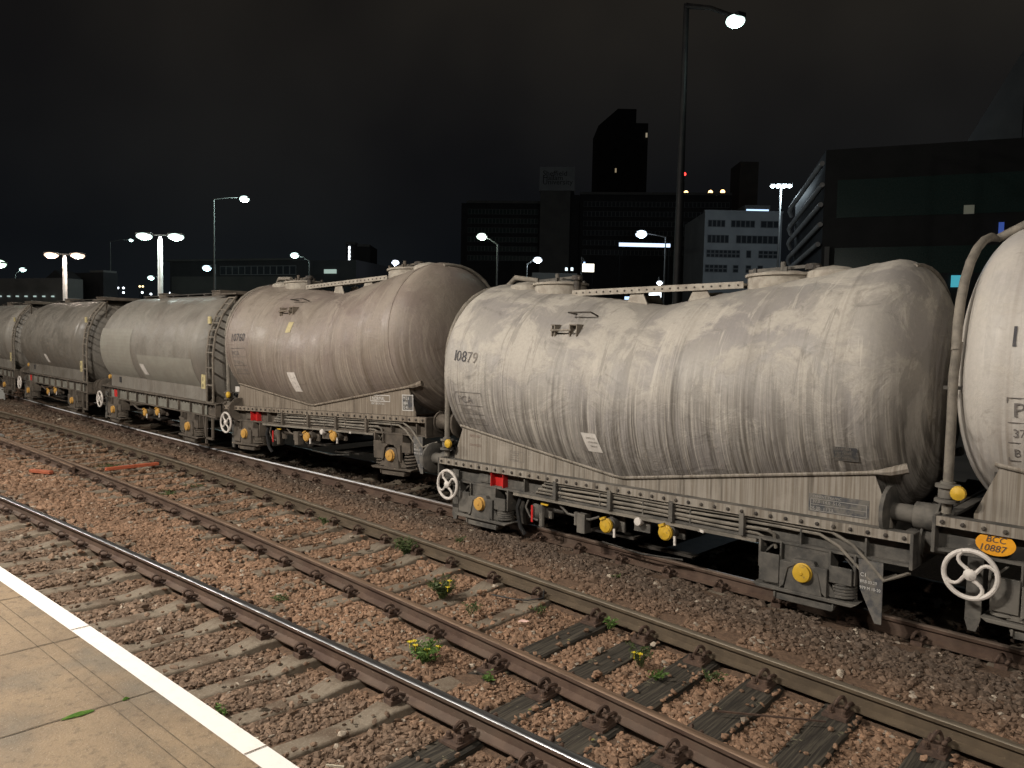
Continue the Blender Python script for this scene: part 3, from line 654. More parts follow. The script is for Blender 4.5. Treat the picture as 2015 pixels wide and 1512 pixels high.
t = NT('painted_gleam_rail_head'); X = t.xyz(); n = t.noise(t.vec((1.5,20,8)), 2, 5, .65); k = t.math('MULTIPLY', t.mapr(X[0], -7.5, -12, 0, 1), t.mapr(n, .3, .55, .35, 1)); k = t.math('MULTIPLY', k, t.mapr(X[0], -33, -27, .3, 1))
M['head4'] = t.done(t.mix(k, (.16,.12,.095), (.86,.87,.9)), .35, 0, .6)  # white gleam painted into the head colour, growing towards the far left
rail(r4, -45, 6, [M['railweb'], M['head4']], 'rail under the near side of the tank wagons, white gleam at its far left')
rail(lambda a: r4(a)+1.53, -45, 6, shiny, 'rail in the shadow under the far side of the tank wagons')
rail(lambda a: r2(a)-.06-.0022*max(0, a+20.0)**2*1.6, -45, -15.95, dull, 'flared rusty check rail ending beside the middle track', -.012, 'check_rail')
rail(lambda a: r3(a)+.09+.0045*max(0, a+20)**2*1.6, -26, -15.95, dull, 'short brown check rail along the far rail of the middle track', -.012, 'check_rail')

def concrete_mat():
    t = NT('weathered_concrete'); v = t.vec(); n = t.noise(v, 3, 7, .65); f = t.noise(v, 60, 3, .7); col = t.mix(t.mapr(n, .35, .68), (.19,.158,.12), (.105,.076,.054)); col = t.mix(t.mapr(f, .5, .72, 0, .55), col, (.3,.26,.205)); col = t.mix(t.mapr(t.noise(t.vec(off=(2,2,2)), 9, 6, .7), .55, .7, 0, .6), col, (.07,.05,.036)); t.bump(f, .5, .008); return t.done(col, .9, 0, .2)
def timber_mat():
    t = NT('tarred_timber'); g = t.noise(t.vec((60, 2.2, 40)), 1, 6, .65, .4); n = t.noise(t.vec((1,1,1), (3,2,1)), 4, 6, .7); col = t.mix(t.mapr(g, .38, .66), (.026,.023,.019), (.085,.073,.056))
    col = t.mix(t.mapr(n, .64, .7, 0, .75), col, (.3,.28,.17)); col = t.mix(t.mapr(t.noise(t.vec((1,1,1),(9,2,1)), 5, 6, .7), .68, .74, 0, .6), col, (.33,.31,.08)); t.bump(g, .7, .012); return t.done(col, .85, 0, .25)
M['conc'] = concrete_mat(); M['timber'] = timber_mat(); M['iron'] = grimy('rusty_iron', (.06,.039,.03), (.11,.07,.05), 14, .8, bump=.4)
SLEEPERS = []   # rectangles kept mostly free of ballast: (a, b, half length along Y, half width)
def clip_mb(m, x, y, s, z=-.118):
    """spring clip: a bent round bar that grips the rail foot; s is the side the clip stands out to"""
    r = .0145; q = s; P = [(x-.06, y+q*.01, z+.005), (x-.06, y+q*.05, z+.0)]
    for k in range(15):
        t = -PI/2 + 2*PI*1.25*k/14; P.append((x-.05+.1*k/14, y+q*(.075 + .04*math.cos(t)), z+.034 + .036*math.sin(t)))
    P += [(x+.055, y+q*.04, z+.03), (x+.055, y+q*.0, z+.008)]
    m.tube(P, r, 6)
    m.box(x-.05, x+.05, y+q*.03, y+q*.12, z-.05, z-.012)
def csleeper(a, bn, bf, skew, label, group, z=-.165, clips=('n', 'f')):
    """a, centre; bn/bf the two rail positions"""
    root = empty('concrete_sleeper', (a, (bn+bf)/2, 0), skew); tag(root, label, 'sleeper', group)
    g = (bf-bn)/2; L = g + .5; m = MB(); rows = []
    for y, zt, w in ((-L, z-.0, .105), (-g-.22, z, .12), (-g+.2, z, .12), (-g+.42, z-.045, .1), (0, z-.05, .095), (g-.42, z-.045, .1), (g-.2, z, .12), (g+.22, z, .12), (L, z-.0, .105)):
        rows.append([(-w-.03, y, z-.2), (-w, y, zt-.012), (-w+.015, y, zt), (w-.015, y, zt), (w, y, zt-.012), (w+.03, y, z-.2)])
    n = 6; m.v = [p for r in rows for p in r]; m.f = [(i*n+k, i*n+k+1, (i+1)*n+k+1, (i+1)*n+k) for i in range(len(rows)-1) for k in range(n-1)] + [tuple(range(n)), tuple((len(rows)-1)*n+k for k in range(n-1,-1,-1))]; m.m = [0]*len(m.f)
    m.build('sleeper_body', M['conc'], root, bevel=.008)
    for y in (-g, g):
        for s in (-1, 1):
            c = MB(); clip_mb(c, random.uniform(-.01,.01), y + s*.05, s); c.build('rail_clip', M['iron'], root, smooth=True)
    SLEEPERS.append((a, (bn+bf)/2, L, .13, skew)); return root
def tsleeper(a, b0, b1, rails, skew, label, group, z=-.185):
    root = empty('timber_sleeper', (a, (b0+b1)/2, 0), skew); tag(root, label, 'sleeper', group); L = (b1-b0)/2; c0 = (b0+b1)/2
    m = MB(); w = random.uniform(.125,.15); N = 14; rows = []
    for i in range(N+1):
        y = -L + 2*L*i/N; e = random.uniform(-.006,.006); rows.append([(-w+e, y, z-.16), (-w+e, y, z-.01), (-w+.02+e, y, z+random.uniform(-.004,.003)), (-.03, y, z+random.uniform(-.008,.002)), (.04, y, z+random.uniform(-.008,.002)), (w-.02+e, y, z+random.uniform(-.004,.003)), (w+e, y, z-.012), (w+e, y, z-.16)])
    n = 8; m.v = [p for r in rows for p in r]; m.f = [(i*n+k, i*n+k+1, (i+1)*n+k+1, (i+1)*n+k) for i in range(N) for k in range(n-1)] + [tuple(range(n)), tuple(N*n+k for k in range(n-1,-1,-1))]; m.m = [0]*len(m.f)
    m.build('timber_body', M['timber'], root)
    for b in rails:
        y = b - c0; p = MB(); p.box(-.09, .09, y-.25, y+.25, z+.002, z+.024)
        for s in (-1, 1):
            for x in (-.05, .05): p.lathe((x, y+s*.19, z+.024), (x, y+s*.19, z+.1), [(0,.03),(.012,.03),(.012,.02),(.045,.018),(.05,0)], 8)
            p.box(-.06, .06, y+s*.085, y+s*.13, z+.024, z+.05)
        bp = p.build('baseplate', M['iron'], root, smooth=True)
        for s in (-1, 1):
            c = MB(); clip_mb(c, .02, y + s*.055, s, -.118); c.build('rail_clip', M['iron'], bp, smooth=True)
    SLEEPERS.append((a, c0, L, w, skew)); return root
LAB1 = ('weathered concrete sleeper with spring clips beside the platform, ballast between its neighbours', 'concrete sleepers of the platform track')
a = -3.8 + .0
A1 = [-11.16-.68*k for k in range(22, 0, -1)] + [-11.16,-10.55,-9.88,-9.2,-8.49,-7.8,-7.06,-6.4,-5.79,-5.19,-4.58]
for a in A1: csleeper(a, r1(a)-1.505, r1(a), math.atan(-(.0336-.00368*a)) if a > -18 else -.1, *LAB1)
A2 = [-8.83-.66*k for k in range(26, 0, -1)] + [-8.83,-8.2,-7.5,-6.8,-6.06,-5.33]
for a in A2:
    sl = -.0795-.00648*a if a > -15 else .018
    csleeper(a + random.uniform(-.03,.03), r2(a), r3(a), -math.atan(sl), 'half-buried concrete sleeper between the two brown middle rails', 'concrete sleepers of the middle track')
for i, a in enumerate([-4.52]):
    tsleeper(a, r2(a)-.55, r3(a)+.45, [r2(a), r3(a)], .06, 'short dark timber sleeper, first after the concrete ones of the middle track', None)
for i, a in enumerate([-3.86, -3.26, -2.65, -2.02, -1.35, -.7, -.05, .6, 1.25, 1.9]):
    tsleeper(a, r1(a)-2.1, r3(a)+.5, [r1(a)-1.505, r1(a), r2(a), r3(a)], .055, 'long dark lichen-spotted timber sleeper shared by both open tracks', 'long timber sleepers')
for a in np.arange(-30, 4, .68):
    csleeper(float(a), r4(a), r4(a)+1.5, 0, 'grimy concrete sleeper under the tank wagons', 'concrete sleepers of the train track', z=-.17)

# ------------------------------------------------------------------ ground, ballast
def ground_mat():
    t = NT('dark_yard_ground'); n = t.noise(t.vec(), .4, 8, .65); return t.done(t.mix(t.mapr(n, .35, .65), (.035,.033,.03), (.06,.055,.048)), .85, 0, .3)
m = MB(); m.add([(-2500,-2500,-.45),(2500,-2500,-.45),(2500,3000,-.45),(-2500,3000,-.45)], [(0,1,2,3)]); kind(m.build('ground', ground_mat()), 'structure')
M['ballast_bed'] = grimy('ballast_fill', (.1,.064,.043), (.17,.108,.07), 30, .95, bump=.9)
def hfield(a, b):
    """height of the ballast surface"""
    h = -.236 + 0*a
    d3 = np.array([r3(x) for x in a]); d4 = np.array([r4(x) for x in a]); d1 = np.array([r1(x) for x in a]); d2 = np.array([r2(x) for x in a])
    mid = (b - d3)/(d4 - d3); h = np.where((mid > 0) & (mid < 1), -.19 + .10*np.sin(PI*np.clip(mid, 0, 1))**1.2, h)
    m12 = (b - d1)/(d2 - d1); h = np.where((m12 > 0) & (m12 < 1), -.214 + .028*np.sin(PI*np.clip(m12, 0, 1)), h)
    h = np.where(b > d4, -.24, h)
    return h + .018*np.sin(a*2.1 + b*1.3)*np.sin(b*2.7 - a*.8)
ga = np.linspace(-44, 5, 246); gb = np.linspace(1.45, 12.5, 90)
P = []
for b_ in gb:
    hh = hfield(ga, np.full_like(ga, b_)); P.append([(float(x), float(b_), float(z) + .0) for x, z in zip(ga, hh)])
P.append([(float(x), 14.5, -.46) for x in ga])
kind(MB().grid(P).build('trackbed', M['ballast_bed'], None, smooth=True), 'structure')
ICO = np.array([(0,0,1)] + [(.894*math.cos(2*PI*k/5), .894*math.sin(2*PI*k/5), .447) for k in range(5)] + [(.894*math.cos(2*PI*(k+.5)/5), .894*math.sin(2*PI*(k+.5)/5), -.447) for k in range(5)] + [(0,0,-1)])
ICF = np.array([(0,1+k,1+(k+1)%5) for k in range(5)] + [(1+k,6+k,1+(k+1)%5) for k in range(5)] + [(6+k,6+(k+1)%5,1+(k+1)%5) for k in range(5)] + [(11,6+(k+1)%5,6+k) for k in range(5)])
def stones():
    A = []; B = []; S = []
    def scatter(a0, a1, b0, b1, dens, size):
        n = int((a1-a0)*(b1-b0)*dens); A.append(RNG.uniform(a0, a1, n)); B.append(RNG.uniform(b0, b1, n)); S.append(RNG.lognormal(math.log(size), .28, n))
    scatter(-7, 2.5, 1.55, 6.2, 1500, .0215); scatter(-9, 3, 6.2, 8.1, 1200, .0245); scatter(-9, 3, 8.1, 9.8, 300, .03)
    scatter(-13, -7, 1.5, 6.2, 1000, .026); scatter(-16, -9, 6.2, 8.1, 800, .029); scatter(-16, -9, 8.1, 9.8, 220, .035)
    scatter(-22, -13, 2.2, 6.4, 420, .038); scatter(-34, -16, 6.2, 8.2, 300, .042); scatter(-36, -22, 3.2, 6.4, 240, .045)
    a, b, s = map(np.concatenate, (A, B, S)); d1 = np.array([r1(x) for x in a]); d2 = np.array([r2(x) for x in a]); d3 = np.array([r3(x) for x in a]); d4 = np.array([r4(x) for x in a])
    keep = np.ones(len(a), bool)
    for d in (d1, d1-1.505, d2, d3, d4, d4+1.53): keep &= np.abs(b - d) > .075 + s*.6
    z = hfield(a, b); onsl = np.zeros(len(a), bool); edge_ = np.zeros(len(a), bool); SA = np.array(SLEEPERS)
    for sa, sb, L, w, sk in SLEEPERS:
        c, s_ = math.cos(sk), math.sin(sk); lx = (a-sa)*c + (b-sb)*s_; ly = -(a-sa)*s_ + (b-sb)*c
        we = w*(.9 + .1*np.clip(1.3*np.sin(ly*5.1 + sa*7)*np.sin(ly*2.3 + sa*3 + np.sign(lx)) + .55, 0, 1)) + .008; inn = (np.abs(lx) < w + .01) & (np.abs(ly) < L); edge_ |= inn & (np.abs(lx) >= we); onsl |= inn & (np.abs(lx) < we)
    six = (b > d1 + .12) & (b < d2 - .1); cover = np.where(six & (b > d1+.2), .2, .02)
    cover = np.where((b > d2) & (b < d3) & (a < -9), .1, cover)
    r = RNG.random(len(a)); keep &= ~onsl | (r < cover)
    keep &= ~((a > -4.9) & onsl & (r > .03))
    onsl |= edge_
    a, b, s, z, onsl, d1, d2, d3, d4 = [q[keep] for q in (a, b, s, z, onsl, d1, d2, d3, d4)]; n = len(a)
    z = np.where(onsl, -.165 + s*.22, z + RNG.uniform(-.25, .3, n)*s + .006)
    z = np.minimum(z, -.182 + .5*s + np.where((b > d3+.3) & (b < d4-.25), .1, 0) + np.where((b > d1+.3) & (b < d2-.3), .015, 0))
    V = ICO[None] * (1 + RNG.uniform(-.34, .3, (n, 12, 1))) * RNG.uniform(.55, 1.2, (n, 1, 3)); V = V + RNG.uniform(-.16, .16, (n, 12, 3)); V *= s[:, None, None]
    q = RNG.normal(size=(n, 4)); q /= np.linalg.norm(q, axis=1)[:, None]; w, x, y, zz = q.T
    Rm = np.stack([1-2*(y*y+zz*zz), 2*(x*y-w*zz), 2*(x*zz+w*y), 2*(x*y+w*zz), 1-2*(x*x+zz*zz), 2*(y*zz-w*x), 2*(x*zz-w*y), 2*(y*zz+w*x), 1-2*(x*x+y*y)], 1).reshape(n, 3, 3)
    V = np.einsum('nij,nkj->nki', Rm, V); V[..., 2] *= .72; V += np.stack([a, b, z], 1)[:, None]
    F = (ICF[None] + (np.arange(n)*12)[:, None, None]).reshape(-1, 3)
    # stone colours: rusty brown near the open tracks, greyer by the train and under the platform, darkest under the wagons
    rust = np.array([.285,.172,.108]); brown = np.array([.21,.14,.094]); grey = np.array([.12,.1,.084]); dk = np.array([.06,.048,.038])
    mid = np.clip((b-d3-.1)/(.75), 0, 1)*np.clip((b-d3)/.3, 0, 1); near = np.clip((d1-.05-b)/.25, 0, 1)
    t = RNG.random(n)[:, None]; base = rust*(1-.5*t) + brown*.5*t
    nv = (.5 + .5*np.sin(a*1.7 + 3*np.sin(b*1.1))*np.sin(b*2.3 + 1.3*np.sin(a*.9)))[:, None]
    base = base*(.78 + .35*nv)
    greyc = grey*(.55 + .9*RNG.random(n)[:, None]); brn = brown*(.65 + .75*t)
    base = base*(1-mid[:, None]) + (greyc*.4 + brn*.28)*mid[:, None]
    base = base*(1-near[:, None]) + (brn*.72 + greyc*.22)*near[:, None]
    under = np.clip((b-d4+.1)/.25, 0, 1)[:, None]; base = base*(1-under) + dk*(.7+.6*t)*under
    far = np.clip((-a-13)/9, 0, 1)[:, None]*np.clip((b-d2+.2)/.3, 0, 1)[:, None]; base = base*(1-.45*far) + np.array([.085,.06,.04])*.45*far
    lite = (RNG.random(n) < .028)[:, None]; base = np.where(lite, np.array([.4,.34,.27])*(.6+.5*RNG.random(n)[:, None]), base)
    base *= (.7 + .6*RNG.random(n))[:, None]
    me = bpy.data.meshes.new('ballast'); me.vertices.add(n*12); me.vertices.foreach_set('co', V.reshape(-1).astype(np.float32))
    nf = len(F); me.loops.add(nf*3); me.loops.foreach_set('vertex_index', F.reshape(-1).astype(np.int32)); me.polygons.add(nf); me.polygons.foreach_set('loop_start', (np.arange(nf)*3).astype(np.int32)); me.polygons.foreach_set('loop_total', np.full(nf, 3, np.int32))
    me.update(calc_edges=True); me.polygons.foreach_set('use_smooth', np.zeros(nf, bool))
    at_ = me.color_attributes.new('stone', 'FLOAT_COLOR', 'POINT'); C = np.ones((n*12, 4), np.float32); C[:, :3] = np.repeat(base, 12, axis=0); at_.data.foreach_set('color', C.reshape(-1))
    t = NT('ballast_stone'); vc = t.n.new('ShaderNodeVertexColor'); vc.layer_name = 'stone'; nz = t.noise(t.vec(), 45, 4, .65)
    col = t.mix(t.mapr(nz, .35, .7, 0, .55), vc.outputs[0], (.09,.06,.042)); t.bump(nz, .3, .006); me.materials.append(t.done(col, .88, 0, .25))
    o = bpy.data.objects.new('ballast', me); COL.objects.link(o); kind(o, 'stuff'); o['label'] = 'loose rusty brown and grey ballast stones between the rails'
    return n
print('stones', stones())

# ------------------------------------------------------------------ platform
def edge(a): return r1(a) - 2.15
def platform_mat():
    t = NT('platform_paving'); X = t.xyz(); v = t.vec()
    n = t.noise(v, 1.3, 7, .65); f = t.noise(v, 80, 3, .7); s = t.noise(t.vec((1.2,2,1)), 2, 6, .65)
    col = t.mix(t.mapr(n, .35, .68), (.25,.183,.115), (.175,.128,.082)); col = t.mix(t.mapr(s, .5, .7, 0, .5), col, (.115,.093,.068)); col = t.mix(t.mapr(f, .62, .72, 0, .5), col, (.33,.28,.22))
    g = t.noise(t.vec(off=(4.1,0,0)), .8, 5, .6); col = t.mix(t.mapr(g, .55, .68, 0, .6), col, (.12,.112,.092))
    g2 = t.noise(t.vec(off=(3,9,1)), 22, 6, .75); col = t.mix(t.mapr(g2, .5, .66, 0, .55), col, (.09,.065,.045)); sp = t.noise(t.vec(off=(7,3,1)), 190, 2, .6); col = t.mix(t.mapr(sp, .66, .72, 0, .8), col, (.5,.44,.36)); t.bump(t.math('ADD', f, t.math('MULTIPLY', g2, .6)), .5, .006); return t.done(col, t.mapr(n, .3, .7, .5, .8), 0, .35)
M['pave'] = platform_mat(); M['joint'] = grimy('dirty_paving_joint', (.085,.066,.044), (.15,.116,.08), 12, .95)
def stripe_mat():
    t = NT('white_edge_paint'); n = t.noise(t.vec(), 12, 6, .7); w = t.noise(t.vec(off=(2,5,1)), 50, 4, .7); col = t.mix(t.mapr(n, .45, .75, 0, .3), (.74,.7,.66), (.56,.48,.42)); col = t.mix(t.mapr(w, .66, .72, 0, .6), col, (.42,.3,.23)); return t.done(col, .6, 0, .4)
xs = np.linspace(-45, 8, 107); PZ = .915
bm_rows = lambda off, z: [(float(x), float(edge(x) - off), z) for x in xs]
m = MB(); m.grid([bm_rows(0, PZ-.07), bm_rows(0, PZ-.006), bm_rows(.008, PZ), bm_rows(4.0, PZ), [(float(x), -9.0, PZ) for x in xs]])
m.grid([bm_rows(.0, PZ-.07), bm_rows(.12, PZ-.07), bm_rows(.12, -.4)])
plat = kind(m.build('platform', M['pave']), 'structure')
m = MB(); m.grid([bm_rows(.008, PZ+.004), bm_rows(.108, PZ+.004)]); m.build('white_edge_line', stripe_mat(), plat)
# joints between slabs, recessed look from thin dirt-filled strips
m = MB()
for off in (.235, .31): m.grid([bm_rows(off-.0025, PZ+.0035), bm_rows(off+.0025, PZ+.0035)])
k = 0
for x in np.arange(-3.67 - .94*24, 3, .94):
    e = edge(x); m.add([(x-.004, e-.11, PZ+.0035), (x+.004, e-.11, PZ+.0035), (x+.004, e-.86, PZ+.0035), (x-.004, e-.86, PZ+.0035)], [(0,1,2,3)])
m.grid([bm_rows(.852, PZ+.0035), bm_rows(.872, PZ+.0035)])
for x in np.arange(-3.4 - .6*40, 3, .6):
    e = edge(x); m.add([(x-.006, e-.9, PZ+.0035), (x+.006, e-.9, PZ+.0035), (x+.006, -9, PZ+.0035), (x-.006, -9, PZ+.0035)], [(0,1,2,3)])
for x in np.arange(-2.85 - 1.88*20, 3, 1.88):
    e = edge(x); m.add([(x-.003, e-.109, PZ+.0075), (x+.004, e-.109, PZ+.0075), (x+.003, e-.006, PZ+.0075), (x-.004, e-.006, PZ+.0075)], [(0,1,2,3)])
m.build('slab_joints', M['joint'], plat)
m = MB(); m.grid([bm_rows(.88, PZ+.0038), bm_rows(1.0, PZ+.0038)]); m.build('yellow_safety_line', grimy('worn_yellow_line', (.6,.36,.1), (.42,.27,.12), 20, .8), plat)
M['moss'] = grimy('moss', (.045,.12,.012), (.09,.17,.02), 30, .95, bump=.8)
def moss(x, y, z, lx, ly, label):
    m = MB(); N = 14; v = [(x, y, z+.012)]
    for i in range(N):
        t = 2*PI*i/N; r = random.uniform(.7, 1.1); v.append((x + lx*r*math.cos(t), y + ly*r*math.sin(t), z))
    m.add(v, [(0, 1+i, 1+(i+1)%N) for i in range(N)]); o = m.build('moss_patch', M['moss'], None, smooth=True); tag(o, label, 'moss'); return o
moss(-3.66, 1.07, PZ+.004, .022, .075, 'small bright green moss patch in a platform paving joint'); moss(-3.668, 1.27, PZ+.004, .01, .018, 'tiny green moss speck where two paving joints cross')

# ------------------------------------------------------------------ weeds and litter
def leafmat(n, c): t = NT(n); nz = t.noise(t.vec(), 25, 3); t.b.inputs['Subsurface Weight'].default_value = 0; return t.done(t.mix(t.mapr(nz, .3, .7), c, tuple(q*.55 for q in c)), .6, 0, .3)
M['leaf'] = leafmat('weed_leaf', (.075,.105,.035)); M['leaf2'] = leafmat('fresh_leaf', (.1,.18,.04)); M['flower'] = plain('yellow_petals', (.75,.6,.03), .6)
def weed(x, y, z, h, r, n, label, flowers=0, mat='leaf', group=None):
    h *= .85; r *= .85; root = empty('weed_plant', (x, y, z)); tag(root, label, 'weed', group); m = MB(); tips = []
    for i in range(n):
        az = random.uniform(0, 2*PI); rr = r*random.uniform(.25, 1)**.7; hh = h*random.uniform(.45, 1)
        p0 = Vector((random.uniform(-.03,.03), random.uniform(-.03,.03), 0)); p2 = Vector((rr*math.cos(az), rr*math.sin(az), hh)); p1 = p0.lerp(p2, .5) + Vector((0, 0, hh*.22))
        pts = [p0, p1, p2]; m.bar(p0, p1, .004); m.bar(p1, p2, .003); tips.append(p2)
        for j in range(9):
            t = random.uniform(.25, 1.0); q = (p0.lerp(p1, t*2) if t < .5 else p1.lerp(p2, t*2-1))
            d = Vector((random.gauss(0,1), random.gauss(0,1), random.gauss(.3,.6))).normalized(); l = random.uniform(.018,.042)*(1+h); sd = d.cross(Vector((0,0,1)) + Vector((random.random(),.1,0))).normalized()*l*.22
            m.add([q, q + d*l*.5 + sd, q + d*l, q + d*l*.5 - sd], [(0,1,2,3)])
    m.build('foliage', M[mat], root, fix=False)
    for i in range(flowers):
        t = tips[i]; c = t + Vector((0,0,.02)); f = MB()
        for k in range(9):
            a = 2*PI*k/9; f.add([c, c + Vector((.022*math.cos(a-.2), .022*math.sin(a-.2), .008)), c + Vector((.03*math.cos(a), .03*math.sin(a), .006)), c + Vector((.022*math.cos(a+.2), .022*math.sin(a+.2), .008))], [(0,1,2,3)])
        f.sphere(c, .011, 8, 5); f.bar(t - Vector((0,0,.03)), c, .004); f.build('flower', M['flower'], root, fix=False)
    return root
weed(-7.66, 6.05, -.19, .25, .2, 62, 'bushy green weed against the near side of the far middle rail')
weed(-6.12, 5.33, -.19, .26, .22, 66, 'dark bushy weed with tiny yellow buds between the middle rails', 3)
weed(-4.95, 4.13, -.19, .25, .2, 44, 'ragwort with bright yellow flowers beside the near middle rail', 5, 'leaf2')
weed(-3.66, 5.45, -.19, .26, .2, 16, 'straggly blue-green weed on the timbers between the middle rails', 2)
weed(-3.4, 5.33, -.18, .1, .12, 10, 'low bright green weed at the edge of a dark timber', 0, 'leaf2')
weed(-3.08, 5.62, -.18, .12, .13, 12, 'small weed growing by a baseplate of the far middle rail', 0, 'leaf')
weed(-9.64, 6.1, -.19, .14, .12, 12, 'small green weed by the far middle rail, furthest from the platform camera')
weed(-5.32, 2.52, -.2, .08, .07, 8, 'little green sprout between the sleepers next to the platform', 0, 'leaf2')
weed(-5.06, 6.99, -.12, .1, .09, 8, 'small green sprout in the grey ballast near the train', 0, 'leaf2')
weed(-7.39, 6.74, -.13, .13, .12, 10, 'small dry-looking weed in the ballast behind the far middle rail')
weed(-4.33, 4.28, -.18, .1, .08, 8, 'little sprout in the stones in front of the timber between the tracks', 0, 'leaf2')
weed(-5.53, 5.21, -.18, .16, .14, 9, 'thin dry weed at the end of a concrete sleeper in the middle track')
weed(-4.32, 5.92, -.17, .14, .1, 8, 'small leafy sprout on the end of the first dark timber', 0, 'leaf2')
weed(-7.1, 4.0, -.19, .12, .16, 9, 'pale thin weed over a concrete sleeper end between the tracks')
weed(-5.1, 5.75, -.19, .1, .12, 8, 'scrappy small weed beside the pale pink leaf')
weed(-13.2, 5.3, -.2, .06, .3, 16, 'low mossy weed patch between the middle rails far left'); weed(-13.6, 5.9, -.2, .06, .25, 14, 'second mossy weed patch far left beside the far middle rail')
weed(-16.6, 5.5, -.2, .05, .4, 18, 'wide flat green weed patch behind the orange bar')
m = MB(); m.grid([[(-.05,-.015,0),(-.02,-.035,.012),(.03,-.02,.006),(.06,0,.014)],[(-.055,.0,.004),(-.02,0,.004),(.03,.0,.0),(.06,.003,.012)],[(-.05,.012,.01),(-.02,.03,.016),(.03,.022,.012),(.058,.006,.016)]])
m.v = [(x*.9*math.cos(.6)-y*math.sin(.6)*.9-4.97, x*math.sin(.6)+y*math.cos(.6)+5.38, z-.145) for x, y, z in m.v]; tag(m.build('fallen_leaf', plain('pale_pink_leaf', (.62,.42,.36), .7), None, smooth=True), 'pale pink fallen leaf on the ballast between the middle rails', 'leaf')
tag(MB().tube([(-5.75,5.72,-.15),(-5.5,5.78,-.145),(-5.35,5.85,-.14),(-5.25,5.98,-.12),(-5.3,6.05,-.06)], .008, 6).build('cable', M['rubber'], None, smooth=True), 'short black cable lying across a concrete sleeper of the middle track', 'cable')
tag(MB().tube([(-6.4,1.83,-.14),(-6.3,1.9,-.12),(-6.2,2.1,-.13),(-6.25,2.3,-.14)], .012, 6).build('cable', plain('grey_cable', (.4,.35,.3), .7), None, smooth=True), 'pale grey cable loop beside the platform wall', 'cable')
tag(MB().bar((-2.75,5.1,-.13),(-2.1,5.55,-.13),.012).build('thin_rod', M['iron'], None), 'thin rusty rod lying on stones between two long timbers', 'rod')
for (x0, y0, x1, y1, l) in ((-4.9,2.35,-4.75,2.5,'thin pale twig on the stones near the middle of the platform track'), (-4.15,2.65,-4.05,2.72,'short pale twig on the stones near the first timber')):
    tag(MB().bar((x0,y0,-.15),(x1,y1,-.15),.012).build('twig', plain('pale_wood', (.5,.44,.34), .7), None), l, 'twig')
o = MB(); o.bar((-15.8,5.15,-.1),(-15.82,6.15,-.1),.09,.06); tag(o.build('stretcher_bar', plain('orange_red_paint', (.42,.1,.045), .7), None, bevel=.01), 'orange-red stretcher bar between the middle rails far left', 'track bar')
o = MB(); o.bar((-16.6,4.1,-.12),(-16.15,4.32,-.12),.1,.06); tag(o.build('stretcher_bar', plain('faded_orange_paint', (.42,.12,.06), .7), None, bevel=.01), 'short faded orange bar poking out of the ballast far left', 'track bar')
# white point-motor cover and timber pieces at the far left
m = MB(); m.prism([(-34.35,-.2),(-32.9,-.2),(-33.0,.28),(-33.7,.33)], 6.75, 7.35); tag(m.build('equipment_cover', plain('pale_grey_cover', (.42,.42,.4), .6), None, bevel=.02), 'pale grey sloping equipment cover beside the train track at far left', 'cover')
m = MB(); m.box(-24.5,-22.3,4.6,4.95,-.2,-.1); tag(m.build('point_machine', plain('grey_machine', (.2,.19,.17), .7), None, bevel=.02), 'flat grey point machine between the rails at the left edge', 'machine')

# ------------------------------------------------------------------ lamps
def bulb_light(parent, loc, power, color, rad=.12):
    l = bpy.data.lights.new('lamp_light', 'POINT'); l.energy = power; l.color = color; l.shadow_soft_size = rad
    o = bpy.data.objects.new('lamp_light', l); COL.objects.link(o); o.parent = parent; o.location = loc; return o
M['postwhite'] = grimy('white_lamp_post', (.7,.7,.68), (.55,.55,.52), 3, .5, bump=.05)
M['postdark'] = grimy('dark_lamp_post', (.004,.004,.005), (.008,.008,.008), 3, .5, bump=.05, spec=.12)
M['postgalv'] = grimy('galvanised_post', (.09,.09,.09), (.13,.13,.125), 3, .5, bump=.05)
def twin_lamp(base, top, label, color, power, e, halfspan=.62, axis=None, group='white twin-headed platform lamps'):
    root = empty('platform_lamp', (base.x, base.y, base.z)); tag(root, label, 'lamp', group); h = top - base.z
    ax = axis or RGT.copy(); ax = Vector((ax.x, ax.y, 0)).normalized(); side = Vector((-ax.y, ax.x, 0))
    MB().tube([(0,0,0),(0,0,h*.5),(0,0,h-.15),(0,0,h)], [.11,.1,.085,.05], 14).build('post', M['postwhite'], root, smooth=True)
    m = MB(); m.bar(-ax*halfspan*.75 + Vector((0,0,h+.06)), ax*halfspan*.75 + Vector((0,0,h+.06)), .04); m.build('cross_arm', M['postgalv'], root)
    for q in (-1, 1):
        c = ax*q*halfspan + Vector((0,0,h+.05)); m = MB(); m.obox(c + Vector((0,0,.05)), ax*.3, side*.13, Vector((0,0,.035))); hd = m.build('lamp_head', M['postgalv'], root, bevel=.02)
        m = MB(); m.sphere(c - Vector((0,0,.05)), .25, 14, 8, (1.2, 1.2, .55)); m.build('lens', emit('lamp_lens', tuple(q**1.6 for q in color), 1.5), hd, smooth=True)
        bulb_light(root, c - Vector((0,0,.25)), power, color)
    return root
def pt(u, v, d): return at(u, v, d)
def base_of(u, v, d, z=-.45): p = at(u, v, d); p.z = z; return p
p = at(127, 503, 36); twin_lamp(Vector((p.x,p.y,.0)), p.z, 'white twin-headed platform lamp with pinkish warm lights, left of the pair', (1,.8,.68), 250, 55)
p = at(315, 466, 30); twin_lamp(Vector((p.x,p.y,.0)), p.z, 'white twin-headed platform lamp with cold white lights, right of the pair', (.85,1,.95), 250, 55)
